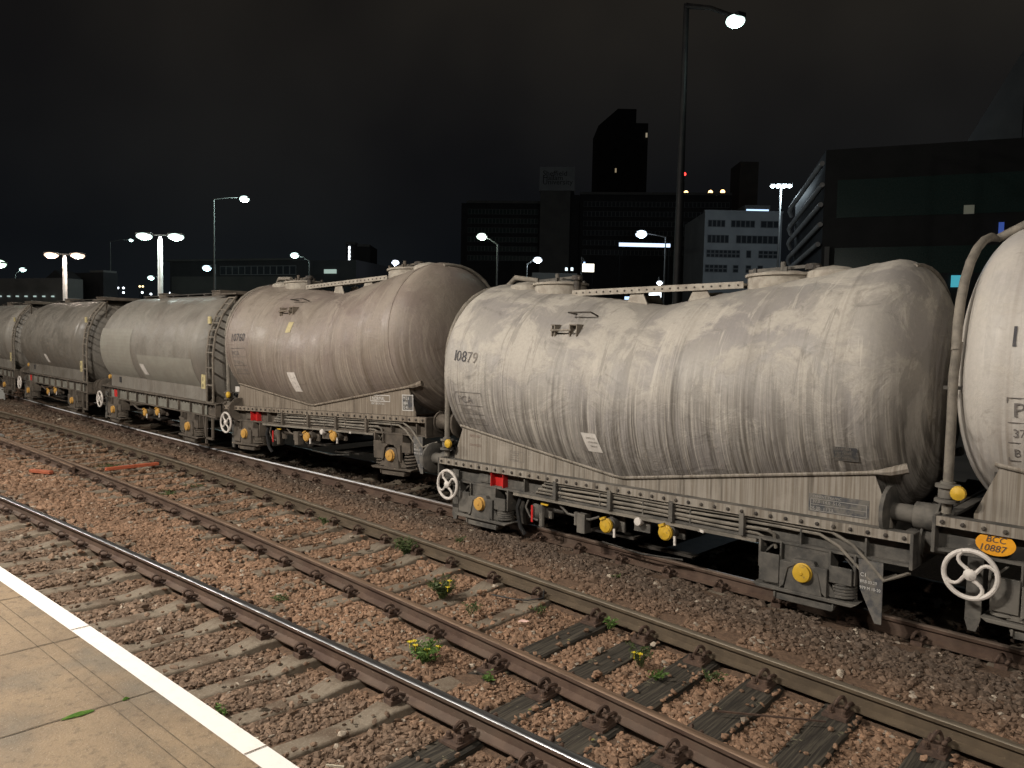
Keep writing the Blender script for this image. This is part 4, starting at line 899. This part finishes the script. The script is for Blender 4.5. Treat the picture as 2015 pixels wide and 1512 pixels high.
def street_lamp(u, vtop, d, hu, hv, label, color, power, e, rad=.05, lens=.22, mat='postgalv', group='street lamps beyond the train', hd=None):
    """pole at pixel u with its top at vtop, head at pixel hu, hv"""
    t = at(u, vtop, d); root = empty('street_lamp', (t.x, t.y, -.45)); tag(root, label, 'street lamp', group); h = t.z + .45
    MB().tube([(0,0,0),(0,0,h*.5),(0,0,h)], [rad*1.5, rad*1.2, rad*.8], 10).build('post', M[mat], root, smooth=True)
    c = at(hu, hv, hd or d) - Vector((t.x, t.y, -.45)); dr = Vector((c.x, c.y, 0)); dn = dr.normalized() if dr.length > .05 else Vector((1,0,0)); sd = Vector((-dn.y, dn.x, 0))
    if dr.length > .1: MB().tube([(0,0,h-.05), Vector((0,0,h)).lerp(c + Vector((0,0,.1)), .5) + Vector((0,0,.05)), c + Vector((0,0,.1))], [rad*.8, rad*.6, rad*.5], 8).build('arm', M[mat], root, smooth=True)
    m = MB(); m.obox(c + Vector((0,0,.09)), dn*lens*1.3, sd*lens*.7, Vector((0,0,.05))); hdo = m.build('lamp_head', M[mat], root, bevel=.02)
    m = MB(); m.sphere(c, lens*1.15, 14, 8, (1.1,1.1,.7)); m.build('lens', emit('street_lens', color, 2.2), hdo, smooth=True)
    if power: bulb_light(root, c - Vector((0,0,lens+.1)), power, color, .15)
    return root
CW = (.72,1,.95)
street_lamp(1351, 8, 19, 1447, 42, 'very tall dark street lamp rising behind wagon 10879, white-green light at top', (.75,1,.93), 70, 60, .085, .17, 'postdark', hd=17.5)
street_lamp(421, 391, 60, 481, 392, 'tall thin street lamp with long arm left of wagon 10760', CW, 900, 40, .06, .3)
street_lamp(979, 480, 70, 948, 466, 'street lamp in front of the left wing of the big dark block', (.8,1,.85), 250, 40, .07, .38)
street_lamp(1037, 519, 75, 1058, 512, 'low street lamp left of the lit window behind wagon 10879', (.75,.88,1), 200, 40, .06, .36)
street_lamp(1310, 466, 80, 1262, 461, 'blue-white street lamp beside the tall dark lamp post', (.7,.85,1), 350, 45, .08, .48)
street_lamp(609, 513, 80, 580, 503, 'street lamp over the low flat-roofed hall', CW, 200, 40, .07, .36)
street_lamp(424, 520, 75, 407, 528, 'small bluish street lamp against the post of the thin tall lamp', (.65,.9,1), 150, 40, .05, .34)
street_lamp(217, 475, 90, 258, 473, 'faint distant street lamp with slim post between the twin lamps', CW, 60, 25, .05, .2)
street_lamp(312, 545, 90, 297, 547, 'small street lamp just left of the right twin lamp post', CW, 80, 35, .05, .3)
street_lamp(773, 540, 90, 778, 517, 'star-like street lamp above the back of wagon 10760', (.8,.85,1), 150, 40, .05, .36)
street_lamp(1145, 505, 75, 1150, 517, 'unlit-looking slim lamp post right of the low lamp by the lit window', (.4,.6,1), 0, 3, .05, .08)
street_lamp(1296, 545, 85, 1298, 557, 'small low white lamp above the walkway of wagon 10879', (.85,.9,1), 80, 35, .05, .28)
street_lamp(30, 540, 80, 45, 531, 'small white lamp at the left edge above the station roof', CW, 60, 30, .05, .26)
street_lamp(-14, 500, 50, -3, 520, 'greenish lamp half cut by the left edge of the picture', (.7,1,.75), 60, 40, .06, .35)
# flood mast
t = at(1537, 366, 90); root = empty('floodlight_mast', (t.x, t.y, -.45)); tag(root, 'floodlight mast with a cluster of bright lamps beside the white office block', 'floodlight'); h = t.z + .45
MB().tube([(0,0,0),(0,0,h)], [.16,.1], 10).build('post', M['postgalv'], root, smooth=True)
MB().bar(Vector((0,0,h)) - RGT*1.1, Vector((0,0,h)) + RGT*1.1, .1).build('cross_arm', M['postgalv'], root)
for k in (-1, -.35, .35, 1):
    c = Vector((0,0,h-.05)) + RGT*k; hd_ = MB(); hd_.obox(c + Vector((0,0,.15)), RGT*.25, FWD*.2, UPV*.08); hd_ = hd_.build('lamp_head', M['postgalv'], root); MB().sphere(c, .27, 12, 8, (1,1,.7)).build('lens', emit('flood_lens', (.85,.97,1), 8), hd_, smooth=True)
bulb_light(root, Vector((0,0,h-.9)) - FWD*1.0, 3500, (.75,.9,1), .4)
# far town lamps on the hill
for i, (u, v) in enumerate([(207,570),(232,567),(243,567),(243,576),(280,576),(297,579),(335,577)]):
    p = at(u, v, 160); root = empty('distant_lamp', (p.x, p.y, -.45)); tag(root, 'tiny white lamp of the far town low between the two twin lamps', 'street lamp', 'far town lamps'); h = p.z + .45
    MB().tube([(0,0,0),(0,0,h)], .06, 6).build('post', M['postdark'], root); MB().sphere((0,0,h), .22, 10, 6).build('lens', emit('far_lens', (.85,.93,1), 4), root, smooth=True)
for i, (u, v) in enumerate([(275,564),(281,564)]):
    p = at(u, v, 160); root = empty('distant_lamp', (p.x, p.y, -.45)); tag(root, 'tiny warm yellow lamp, one of two side by side in the far town', 'street lamp', 'warm far town lamps'); h = p.z + .45
    MB().tube([(0,0,0),(0,0,h)], .06, 6).build('post', M['postdark'], root); MB().sphere((0,0,h), .2, 10, 6).build('lens', emit('far_warm_lens', (1,.8,.4), 3), root, smooth=True)

# our platform's own lamps, behind and beside the camera, the ones that light the train
for (x, y, pw, lab) in ((-8, -2.8, 3150, 'white twin-headed lamp on the near platform, left of the camera'), (3.5, -2.8, 1100, 'white twin-headed lamp on the near platform, right of the camera'), (-20, -2.8, 2100, 'white twin-headed lamp on the near platform, far along to the left'), (-33, -2.8, 1500, 'white twin-headed lamp on the near platform, third along to the left')):
    twin_lamp(Vector((x, y, PZ)), 8.6, lab, (1,.925,.83), pw, 40, axis=Vector((1,0,0)), group='lamps of the near platform')

# ------------------------------------------------------------------ buildings
M['wall_dark'] = grimy('dark_facade', (.03,.031,.034), (.042,.042,.045), .3, .8, bump=.02)
M['wall_black'] = grimy('black_facade', (.016,.018,.019), (.024,.025,.027), .3, .7, bump=.02)
M['wall_dim'] = grimy('dim_facade', (.07,.07,.07), (.09,.09,.086), .3, .8, bump=.02)
M['louvre'] = grimy('pale_louvre', (.4,.4,.4), (.3,.3,.3), .5, .6, bump=.02)
M['wall_mid'] = grimy('grey_facade', (.13,.13,.13), (.16,.16,.155), .3, .8, bump=.02)
M['wall_white'] = grimy('white_render', (.36,.38,.4), (.29,.31,.33), .25, .8, bump=.02)
M['glass'] = plain('dark_glass', (.04,.046,.055), .15, 0, .6)
M['glass2'] = plain('greenish_glass', (.03,.06,.055), .2, 0, .6)
class Bld:
    """box building standing on the ground whose front runs from pixel uL to uR"""
    def __init__(s, name, label, uL, dL, uR, dR, vtop, depth, mat, zb=-.45, cat='building', wallname='wall', pts=None):
        A, B = at(uL, 600, dL), at(uR, 600, dR); A.z = B.z = 0
        s.A, s.B = A, B; s.ax = (B-A); s.W = s.ax.length; s.ax.normalize(); s.nm = Vector((s.ax.y, -s.ax.x, 0))
        if s.nm.dot(A - Vector((CAMP.x, CAMP.y, 0))) > 0: s.nm = -s.nm
        uc = (uL+uR)/2; s.H = at(uL, vtop, dL).z
        s.root = empty(name, (A.x, A.y, zb)); s.root.rotation_euler = (0,0,math.atan2(s.ax.y, s.ax.x)); tag(s.root, label, cat); s.zb = zb; s.h = s.H - zb
        # local: x along the front, y: into the building is +y if nm is -y
        s.flip = 1 if Vector((-s.ax.y, s.ax.x, 0)).dot(s.nm) < 0 else -1; s.D = depth
        s.fu = lambda u: (u-uL)/(uR-uL)*s.W
        s.fz = lambda v, u=uL: at(u, v, dL + (dR-dL)*(u-uL)/(uR-uL)).z - zb
        if mat: MB().box(0, s.W, 0, s.flip*depth, 0, s.h).build(wallname, mat, s.root)
    def box(s, name, x0, x1, z0, z1, y0, y1, mat, parent=None):
        return MB().box(x0, x1, s.flip*y0, s.flip*y1, z0, z1).build(name, mat, parent or s.root)
    def win(s, x0, x1, z0, z1, mat, panes=0, name='window', rows=1):
        w = MB(); w.box(x0, x1, -.05*s.flip, -.08*s.flip, z0, z1); o = w.build(name, M['frame'], s.root); e = .09
        n = max(1, panes); g = MB()
        for i in range(n):
            for r_ in range(rows):
                a0 = x0 + (x1-x0)*i/n + e; a1 = x0 + (x1-x0)*(i+1)/n - e; c0 = z0 + (z1-z0)*r_/rows + e; c1 = z0 + (z1-z0)*(r_+1)/rows - e
                g.box(a0, a1, -.083*s.flip, -.11*s.flip, c0, c1)
        g.build('pane', mat, o); return o
M['frame'] = plain('window_frame', (.16,.17,.18), .6)
# white four storey office block
W = Bld('office_block', 'white four-storey office block with dark windows beside the floodlight mast', 1381, 120, 1532, 120, 419, 14, M['wall_white'])
for (v0, v1, segs) in ((434,448,[(1387,1421,4,1),(1432,1479,5,1),(1490,1527,3,1)]), (463,479,[(1387,1429,5,1),(1443,1526,8,1)]), (492,507,[(1386,1452,8,2),(1464,1474,1,1),(1488,1526,4,2)]), (521,536,[(1384,1428,5,2),(1439,1450,1,2),(1464,1475,1,2),(1487,1498,1,2)])):
    for u0, u1, n, rows in segs: W.win(W.fu(u0), W.fu(u1), W.fz(v1), W.fz(v0), M['glass'], n, rows=rows)
o = W.box('rooftop_box', W.fu(1462), W.fu(1512), W.h+.01, W.fz(402), 1, 5, M['wall_mid']); 
MB().box(W.fu(1465), W.fu(1509), W.flip*.97, W.flip*.99, W.h+.25, W.fz(410)).build('lit_window', emit('blue_white_light', (.5,.7,1), 1.6), o)
W.box('roof_edge', -.1, W.W+.1, W.h+.002, W.h+.3, -.1, .5, M['wall_white'])
# university block: left wing, sign tower, right wing
U = Bld('university_block', 'long dark university block with a pale sign tower rising from its middle', 905, 190, 1432, 185, 398, 20, None)
U.box('left_wing', U.fu(905), U.fu(1062), 0, U.fz(402,905), 0, 18, M['wall_dark']); U.box('right_wing', U.fu(1139), U.fu(1432), 0, U.fz(386,1200), 0, 18, M['wall_dark'])
U.box('parapet', U.fu(915), U.fu(1062), U.fz(402,905)+.01, U.fz(397,905), -.2, 1, M['wall_mid']); U.box('parapet', U.fu(1139), U.fu(1432), U.fz(386,1200)+.01, U.fz(381,1200), -.2, 1, M['wall_mid'])
U.box('stair_shaft', U.fu(1121), U.fu(1138.5), 0, U.fz(388,1130), -1, 12, M['wall_dark'])
U.box('sign_tower', U.fu(1062.5), U.fu(1120.5), 0, U.fz(382,1090), -2.5, 8, M['wall_mid']); sg = U.box('sign_head', U.fu(1060), U.fu(1128), U.fz(382,1090)+.01, U.fz(337,1090), -2.7, 8, M['signwall'] if 'signwall' in M else M['wall_white'])
for k, tx in enumerate(('Sheffield', 'Hallam', 'University')):
    vs, fs = text_pts(tx, 1.75); m = MB(); x0 = U.fu(1066); zz = U.fz(354 + 8.2*k, 1090)
    sgn = 1
    m.add([(x0 + v[0]*sgn, -2.74*U.flip, zz + v[1]) for v in vs], fs); m.build('sign_lettering', M['black'], sg, fix=False)
for wing, u0, u1, vs in (('l', 918, 1058, (414,432,450,468,486,504)), ('r', 1147, 1428, (400,419,438,456,475,494))):
    for v in vs:
        x0, x1 = U.fu(u0), U.fu(u1); z1 = U.fz(v, (u0+u1)/2); z0 = z1 - 1.25; U.win(x0, x1, z0, z1, M['glass2'] if wing == 'l' else M['glass'], 20 if wing == 'l' else 36, 'window_band')
for i, (u, v) in enumerate(((1350,380),(1398,379),(1422,378))):
    p = at(u, v, 186); root = empty('roof_lamp', (p.x, p.y, U.H if False else p.z-.9)); tag(root, 'warm orange lamp on the roof edge of the dark university block', 'lamp', 'warm roof lamps'); MB().cyl((0,0,0),(0,0,.75),.06,8).build('post', M['postdark'], root); MB().sphere((0,0,.9), .55, 10, 8).build('lens', emit('warm_lens', (1,.55,.22), 5), root, smooth=True)
p = at(1347, 343, 200); root = empty('warning_beacon', (p.x, p.y, p.z-14)); tag(root, 'red warning beacon on a thin mast beside the tall dark lamp post', 'beacon'); MB().cyl((0,0,0),(0,0,13.8),.08,8).build('mast', M['postdark'], root); MB().sphere((0,0,14), .42, 10, 8).build('lens', emit('red_lens', (1,.05,.04), 4), root, smooth=True)
# tall tower with sloping top
T = Bld('tower_block', 'tall dark slender tower with a sloping top', 1168, 300, 1265, 300, 240, 18, None)
m = MB(); w0, w1, w2 = T.fu(1168), T.fu(1241), T.fu(1265); zt = lambda v: T.fz(v, 1200)
m.prism([(w0,0),(w1,0),(w1,zt(221)),(T.fu(1205),zt(221)),(w0,zt(254))], 0, T.flip*20); m.build('tower_shaft', M['wall_dark'], T.root)
T.box('side_shaft', w1+.02, w2, 0, zt(247), .5, 18, M['wall_dark'])
for (u, v, c) in ((1204,339,(1,.8,.5)), (1262,270,(1,.85,.6))):
    T.box('lit_window', T.fu(u)-.3, T.fu(u)+.3, zt(v)-.8, zt(v)+.8, -.02, .01 if u < 1241 else .4, emit('dim_warm_window', c, .25))
# dark rounded office building, right
D = Bld('dark_office', 'large dark office building with rounded pale louvre bands on its left corner', 1612, 62, 2110, 55.8, 300, 24, None)
inv = D.root.matrix_basis.inverted()
def foot(u, d): p = at(u, 600, d); return inv @ Vector((p.x, p.y, D.zb))
c0, c1, c2 = foot(1612, 62), foot(2110, 55.8), foot(1557, 83); c3 = c1 + (c2-c0)
MB().prism([(p.x, p.y) for p in (c0, c1, c3, c2)], 0, D.h, 'z').build('wall', M['wall_black'], D.root)
D.box('glazing_band', D.fu(1640), D.W-.5, D.fz(432,1612), D.fz(360,1612), -.12, -.02, M['glass2']); D.box('glazing_band', D.fu(1640), D.W-.5, D.fz(540,1612), D.fz(490,1612), -.12, -.02, M['glass2'])
D.box('lit_window', D.fu(1881), D.fu(1914), D.fz(566,1895), D.fz(543,1895), -.2, -.13, emit('cyan_light', (.12,.75,.95), .38)); D.box('lit_window', D.fu(1898), D.fu(1918), D.fz(424,1905), D.fz(407,1905), -.2, -.13, emit('dim_window', (.8,.85,.7), .014))
D.box('lit_window', D.fu(1966), D.fu(1976), D.fz(465,1970), D.fz(440,1970), -.2, -.13, emit('blue_light', (.12,.25,1), .2))
inv = D.root.matrix_basis.inverted()
for (u0, v0, u1, v1) in ((1621,322,1556,410), (1621,364,1555,446), (1618,403,1554,474), (1617,442,1553,506), (1612,481,1551,531)):
    a_ = inv @ at(u0-3, v0, 61.4); b_ = inv @ at(u1, v1, 82.5); c_ = inv @ at(u1-2.5, v1+6, 83.3); d_ = inv @ at(u1+1, v1+16, 84)
    MB().tube([a_, b_, c_, d_], [.2, .24, .24, .2], 10).build('louvre_band', M['louvre'], D.root, smooth=True)
D.box('column', D.fu(1618), D.fu(1618)+.35, 0, D.fz(490,1612), -1.2, -.85, M['wall_mid'])
G = Bld('gable_block', 'pale gabled block showing faintly above the dark office building', 1884, 75, 1990, 70, 285, 10, None)
m = MB(); m.prism([(0,0),(G.W,0),(G.W,G.fz(140,1884)),(G.W*.9,G.fz(150,1884)),(0,G.h)], 0, G.flip*8); m.build('wall', M['wall_dim'], G.root)
K = Bld('dark_slab', 'black slab building at the right edge above the dark office building', 1992, 66, 2100, 60, 130, 10, M['wall_dark'])
V = Bld('faint_tower', 'faint grey tower behind the white office block', 1446, 230, 1482, 230, 322, 10, M['wall_mid'])
# low hall, left of centre
Hh = Bld('low_hall', 'long low flat-roofed hall behind wagon 10760 with a pale wall strip', 335, 100, 700, 92, 516, 14, M['wall_dark'])
Hh.box('pale_wall', Hh.fu(340), Hh.fu(596), .2, Hh.fz(545,400), -.15, -.02, M['wall_dim']); Hh.box('roof_edge', -.3, Hh.W*.68, Hh.h+.01, Hh.h+.25, -.4, 3, M['wall_dim'])
Hh.box('lit_window', Hh.fu(643), Hh.fu(665), Hh.fz(539,650), Hh.fz(531,650), -.2, -.05, emit('pale_window', (.75,.95,.85), .35)); Hh.win(Hh.fu(440), Hh.fu(590), Hh.fz(542,500), Hh.fz(524,500), M['glass'], 12, 'window_band')
St = Bld('station_canopy', 'grey-green station roof with a row of small eave lights at far left', -60, 70, 124, 66, 549, 2, M['wall_green'] if 'wall_green' in M else M['wall_mid'])
for i in range(7): St.box('eave_light', St.fu(4 + 17*i), St.fu(4 + 17*i)+.16, St.fz(585,60), St.fz(585,60)+.12, -.2, -.02, emit('eave_lamp', (.7,.9,.85), .5))
m = MB(); m.prism([(St.fu(88),St.h+.01),(St.fu(124),St.h+.01),(St.fu(106),St.h+.7)], St.flip*.2, St.flip*1.9); m.build('roof_gable', M['wall_dark'], St.root)
Bk = Bld('brick_block', 'dark brown block with a pale cap between the twin platform lamps', 146, 75, 204, 73, 538, 1.5, M['wall_dark']); Bk.box('cap', Bk.fu(178), Bk.W, Bk.h+.01, Bk.fz(533,180), 0, 1.4, M['wall_mid'])
Hh2 = Bld('hoarding_row', 'row of pale upright hoarding panels under the university block', 1046, 85, 1134, 85, 537, 1, M['wall_mid'], wallname='panel')
Sg = Bld('cinema_tower', 'dark tower with a vertical white lit sign in the distance', 680, 150, 727, 150, 482, 8, M['wall_dark'])
Sg.box('cap', 0, Sg.fu(699), Sg.h+.01, Sg.h+.45, -.3, 4, M['wall_mid']); Sg.box('cap', Sg.fu(703), Sg.W, Sg.h-.4, Sg.h+.05, -.35, -.01, M['wall_mid'])
for i in range(4): Sg.box('sign_letter', Sg.fu(685), Sg.fu(688.5), Sg.fz(487+8*i,685)-.5, Sg.fz(487+8*i,685)+.12, -.1, -.02, emit('sign_white', (.9,.95,1), 3))
# lit shelter strip, lit windows and screens behind the train
def panel(name, u0, u1, v0, v1, d, e, label, cat, color, legs=True):
    a, b = at(u0, v1, d), at(u1, v0, d); root = empty(name, (a.x, a.y, -.45)); ax = Vector((b.x-a.x, b.y-a.y, 0)); root.rotation_euler = (0,0,math.atan2(ax.y, ax.x)); tag(root, label, cat)
    MB().box(-.06, ax.length+.06, .03, .25, a.z+.45-.06, b.z+.45+.06).build('casing', M['postdark'], root); MB().box(0, ax.length, -.02, .029, a.z+.45, b.z+.45).build('lit_face', emit(name+'_face', color, e), root)
    m = MB(); m.box(.1, .2, .06, .16, 0, a.z+.38); m.box(ax.length-.2, ax.length-.1, .06, .16, 0, a.z+.38); m.build('leg', M['postdark'], root); return root
panel('lit_canopy', 1218, 1319, 480, 485, 110, 1.6, 'thin blue-white lit canopy strip below the blue-white street lamp', 'canopy light', (.6,.75,1))
panel('lit_window_box', 1146, 1169, 520, 535, 95, 3.5, 'square warm white lit kiosk window behind wagon 10879', 'lit window', (1,.93,.75))
panel('lit_screen', 1277, 1301, 575, 589, 70, 4, 'bright white screen showing under the walkway of wagon 10879', 'screen', (.85,.95,1))
panel('lit_screen', 1229, 1239, 584, 590, 70, 1.5, 'small blue-white screen left of the bright one under the walkway', 'screen', (.5,.7,1))
panel('pink_sign', 668, 693, 577, 588, 60, 1.6, 'glowing pink sign showing under the walkway of wagon 10760', 'sign', (1,.08,.42))
panel('lit_kiosk', 1112, 1117, 527, 533, 95, 1.5, 'small white light, left one of two beside the lit kiosk window', 'light', (.8,.95,1)); panel('lit_kiosk', 1123, 1128, 527, 533, 95, 1.5, 'small white light, right one of two beside the lit kiosk window', 'light', (.8,.95,1))
# hill behind the town
m = MB(); P = []
hx = np.linspace(-1, 1, 40)
for k, (d, f) in enumerate(((420, 0), (520, 1), (700, 1.2), (900, 0))):
    P.append([tuple(Vector((CAMP.x, CAMP.y, 0)) + Vector((FWD.x, FWD.y, 0))*d + Vector((RGT.x, RGT.y, 0))*x*d*1.1 + Vector((0,0,-1 + f*(16 + 7*math.sin(x*5) + 4*math.sin(x*13+1))))) for x in hx])
kind(m.grid(P).build('hills', grimy('dark_hillside', (.02,.025,.018), (.03,.033,.025), .02, .9), None, smooth=True), 'structure')

# ------------------------------------------------------------------ sky and sun (moonless night)
w = bpy.data.worlds.new('World'); scene.world = w; w.use_nodes = True; nt = w.node_tree; bg = nt.nodes['Background']; out = nt.nodes['World Output']
sky = nt.nodes.new('ShaderNodeTexSky'); sky.sky_type = 'NISHITA'; sky.sun_disc = False; sky.sun_elevation = math.radians(-6); sky.sun_rotation = math.radians(200)
tc = nt.nodes.new('ShaderNodeTexCoord'); nz = nt.nodes.new('ShaderNodeTexNoise'); nz.inputs['Scale'].default_value = 1.6; nz.inputs['Detail'].default_value = 4; nt.links.new(tc.outputs['Generated'], nz.inputs['Vector'])
rp = nt.nodes.new('ShaderNodeValToRGB'); rp.color_ramp.elements[0].position = .38; rp.color_ramp.elements[0].color = (.45,.45,.5,1); rp.color_ramp.elements[1].position = .66; rp.color_ramp.elements[1].color = (1.35,1.28,1.15,1); nt.links.new(nz.outputs[0], rp.inputs[0])
sx = nt.nodes.new('ShaderNodeSeparateXYZ'); nt.links.new(tc.outputs['Generated'], sx.inputs[0])
el = nt.nodes.new('ShaderNodeValToRGB'); nt.links.new(sx.outputs[2], el.inputs[0])
for k, (p_, c_) in enumerate(((0, (.0052,.0068,.0088,1)), (.1, (.0042,.0052,.0066,1)), (.28, (.0078,.0077,.0078,1)), (.5, (.0150,.0132,.0108,1)))):
    e_ = el.color_ramp.elements[k] if k < 2 else el.color_ramp.elements.new(p_); e_.position = p_; e_.color = c_
mx = nt.nodes.new('ShaderNodeMix'); mx.data_type = 'RGBA'; mx.blend_type = 'MULTIPLY'; mx.inputs['Factor'].default_value = 1
ia = [q for q in mx.inputs if q.type == 'RGBA']; nt.links.new(el.outputs[0], ia[0]); nt.links.new(rp.outputs[0], ia[1]); mxo = [q for q in mx.outputs if q.type == 'RGBA'][0]
bg2 = nt.nodes.new('ShaderNodeBackground'); nt.links.new(mxo, bg2.inputs[0]); bg2.inputs[1].default_value = 1.25
nt.links.new(sky.outputs[0], bg.inputs[0]); bg.inputs[1].default_value = .01
ad = nt.nodes.new('ShaderNodeAddShader'); nt.links.new(bg.outputs[0], ad.inputs[0]); nt.links.new(bg2.outputs[0], ad.inputs[1]); nt.links.new(ad.outputs[0], out.inputs[0])
scene.view_settings.view_transform = 'Standard'; scene.view_settings.look = 'None'; scene.view_settings.exposure = 0; scene.view_settings.gamma = 1
scene.cycles.use_denoising = True; scene.cycles.max_bounces = 5; scene.cycles.diffuse_bounces = 3; scene.cycles.sample_clamp_indirect = 4
scene.render.resolution_x = 1024; scene.render.resolution_y = 768
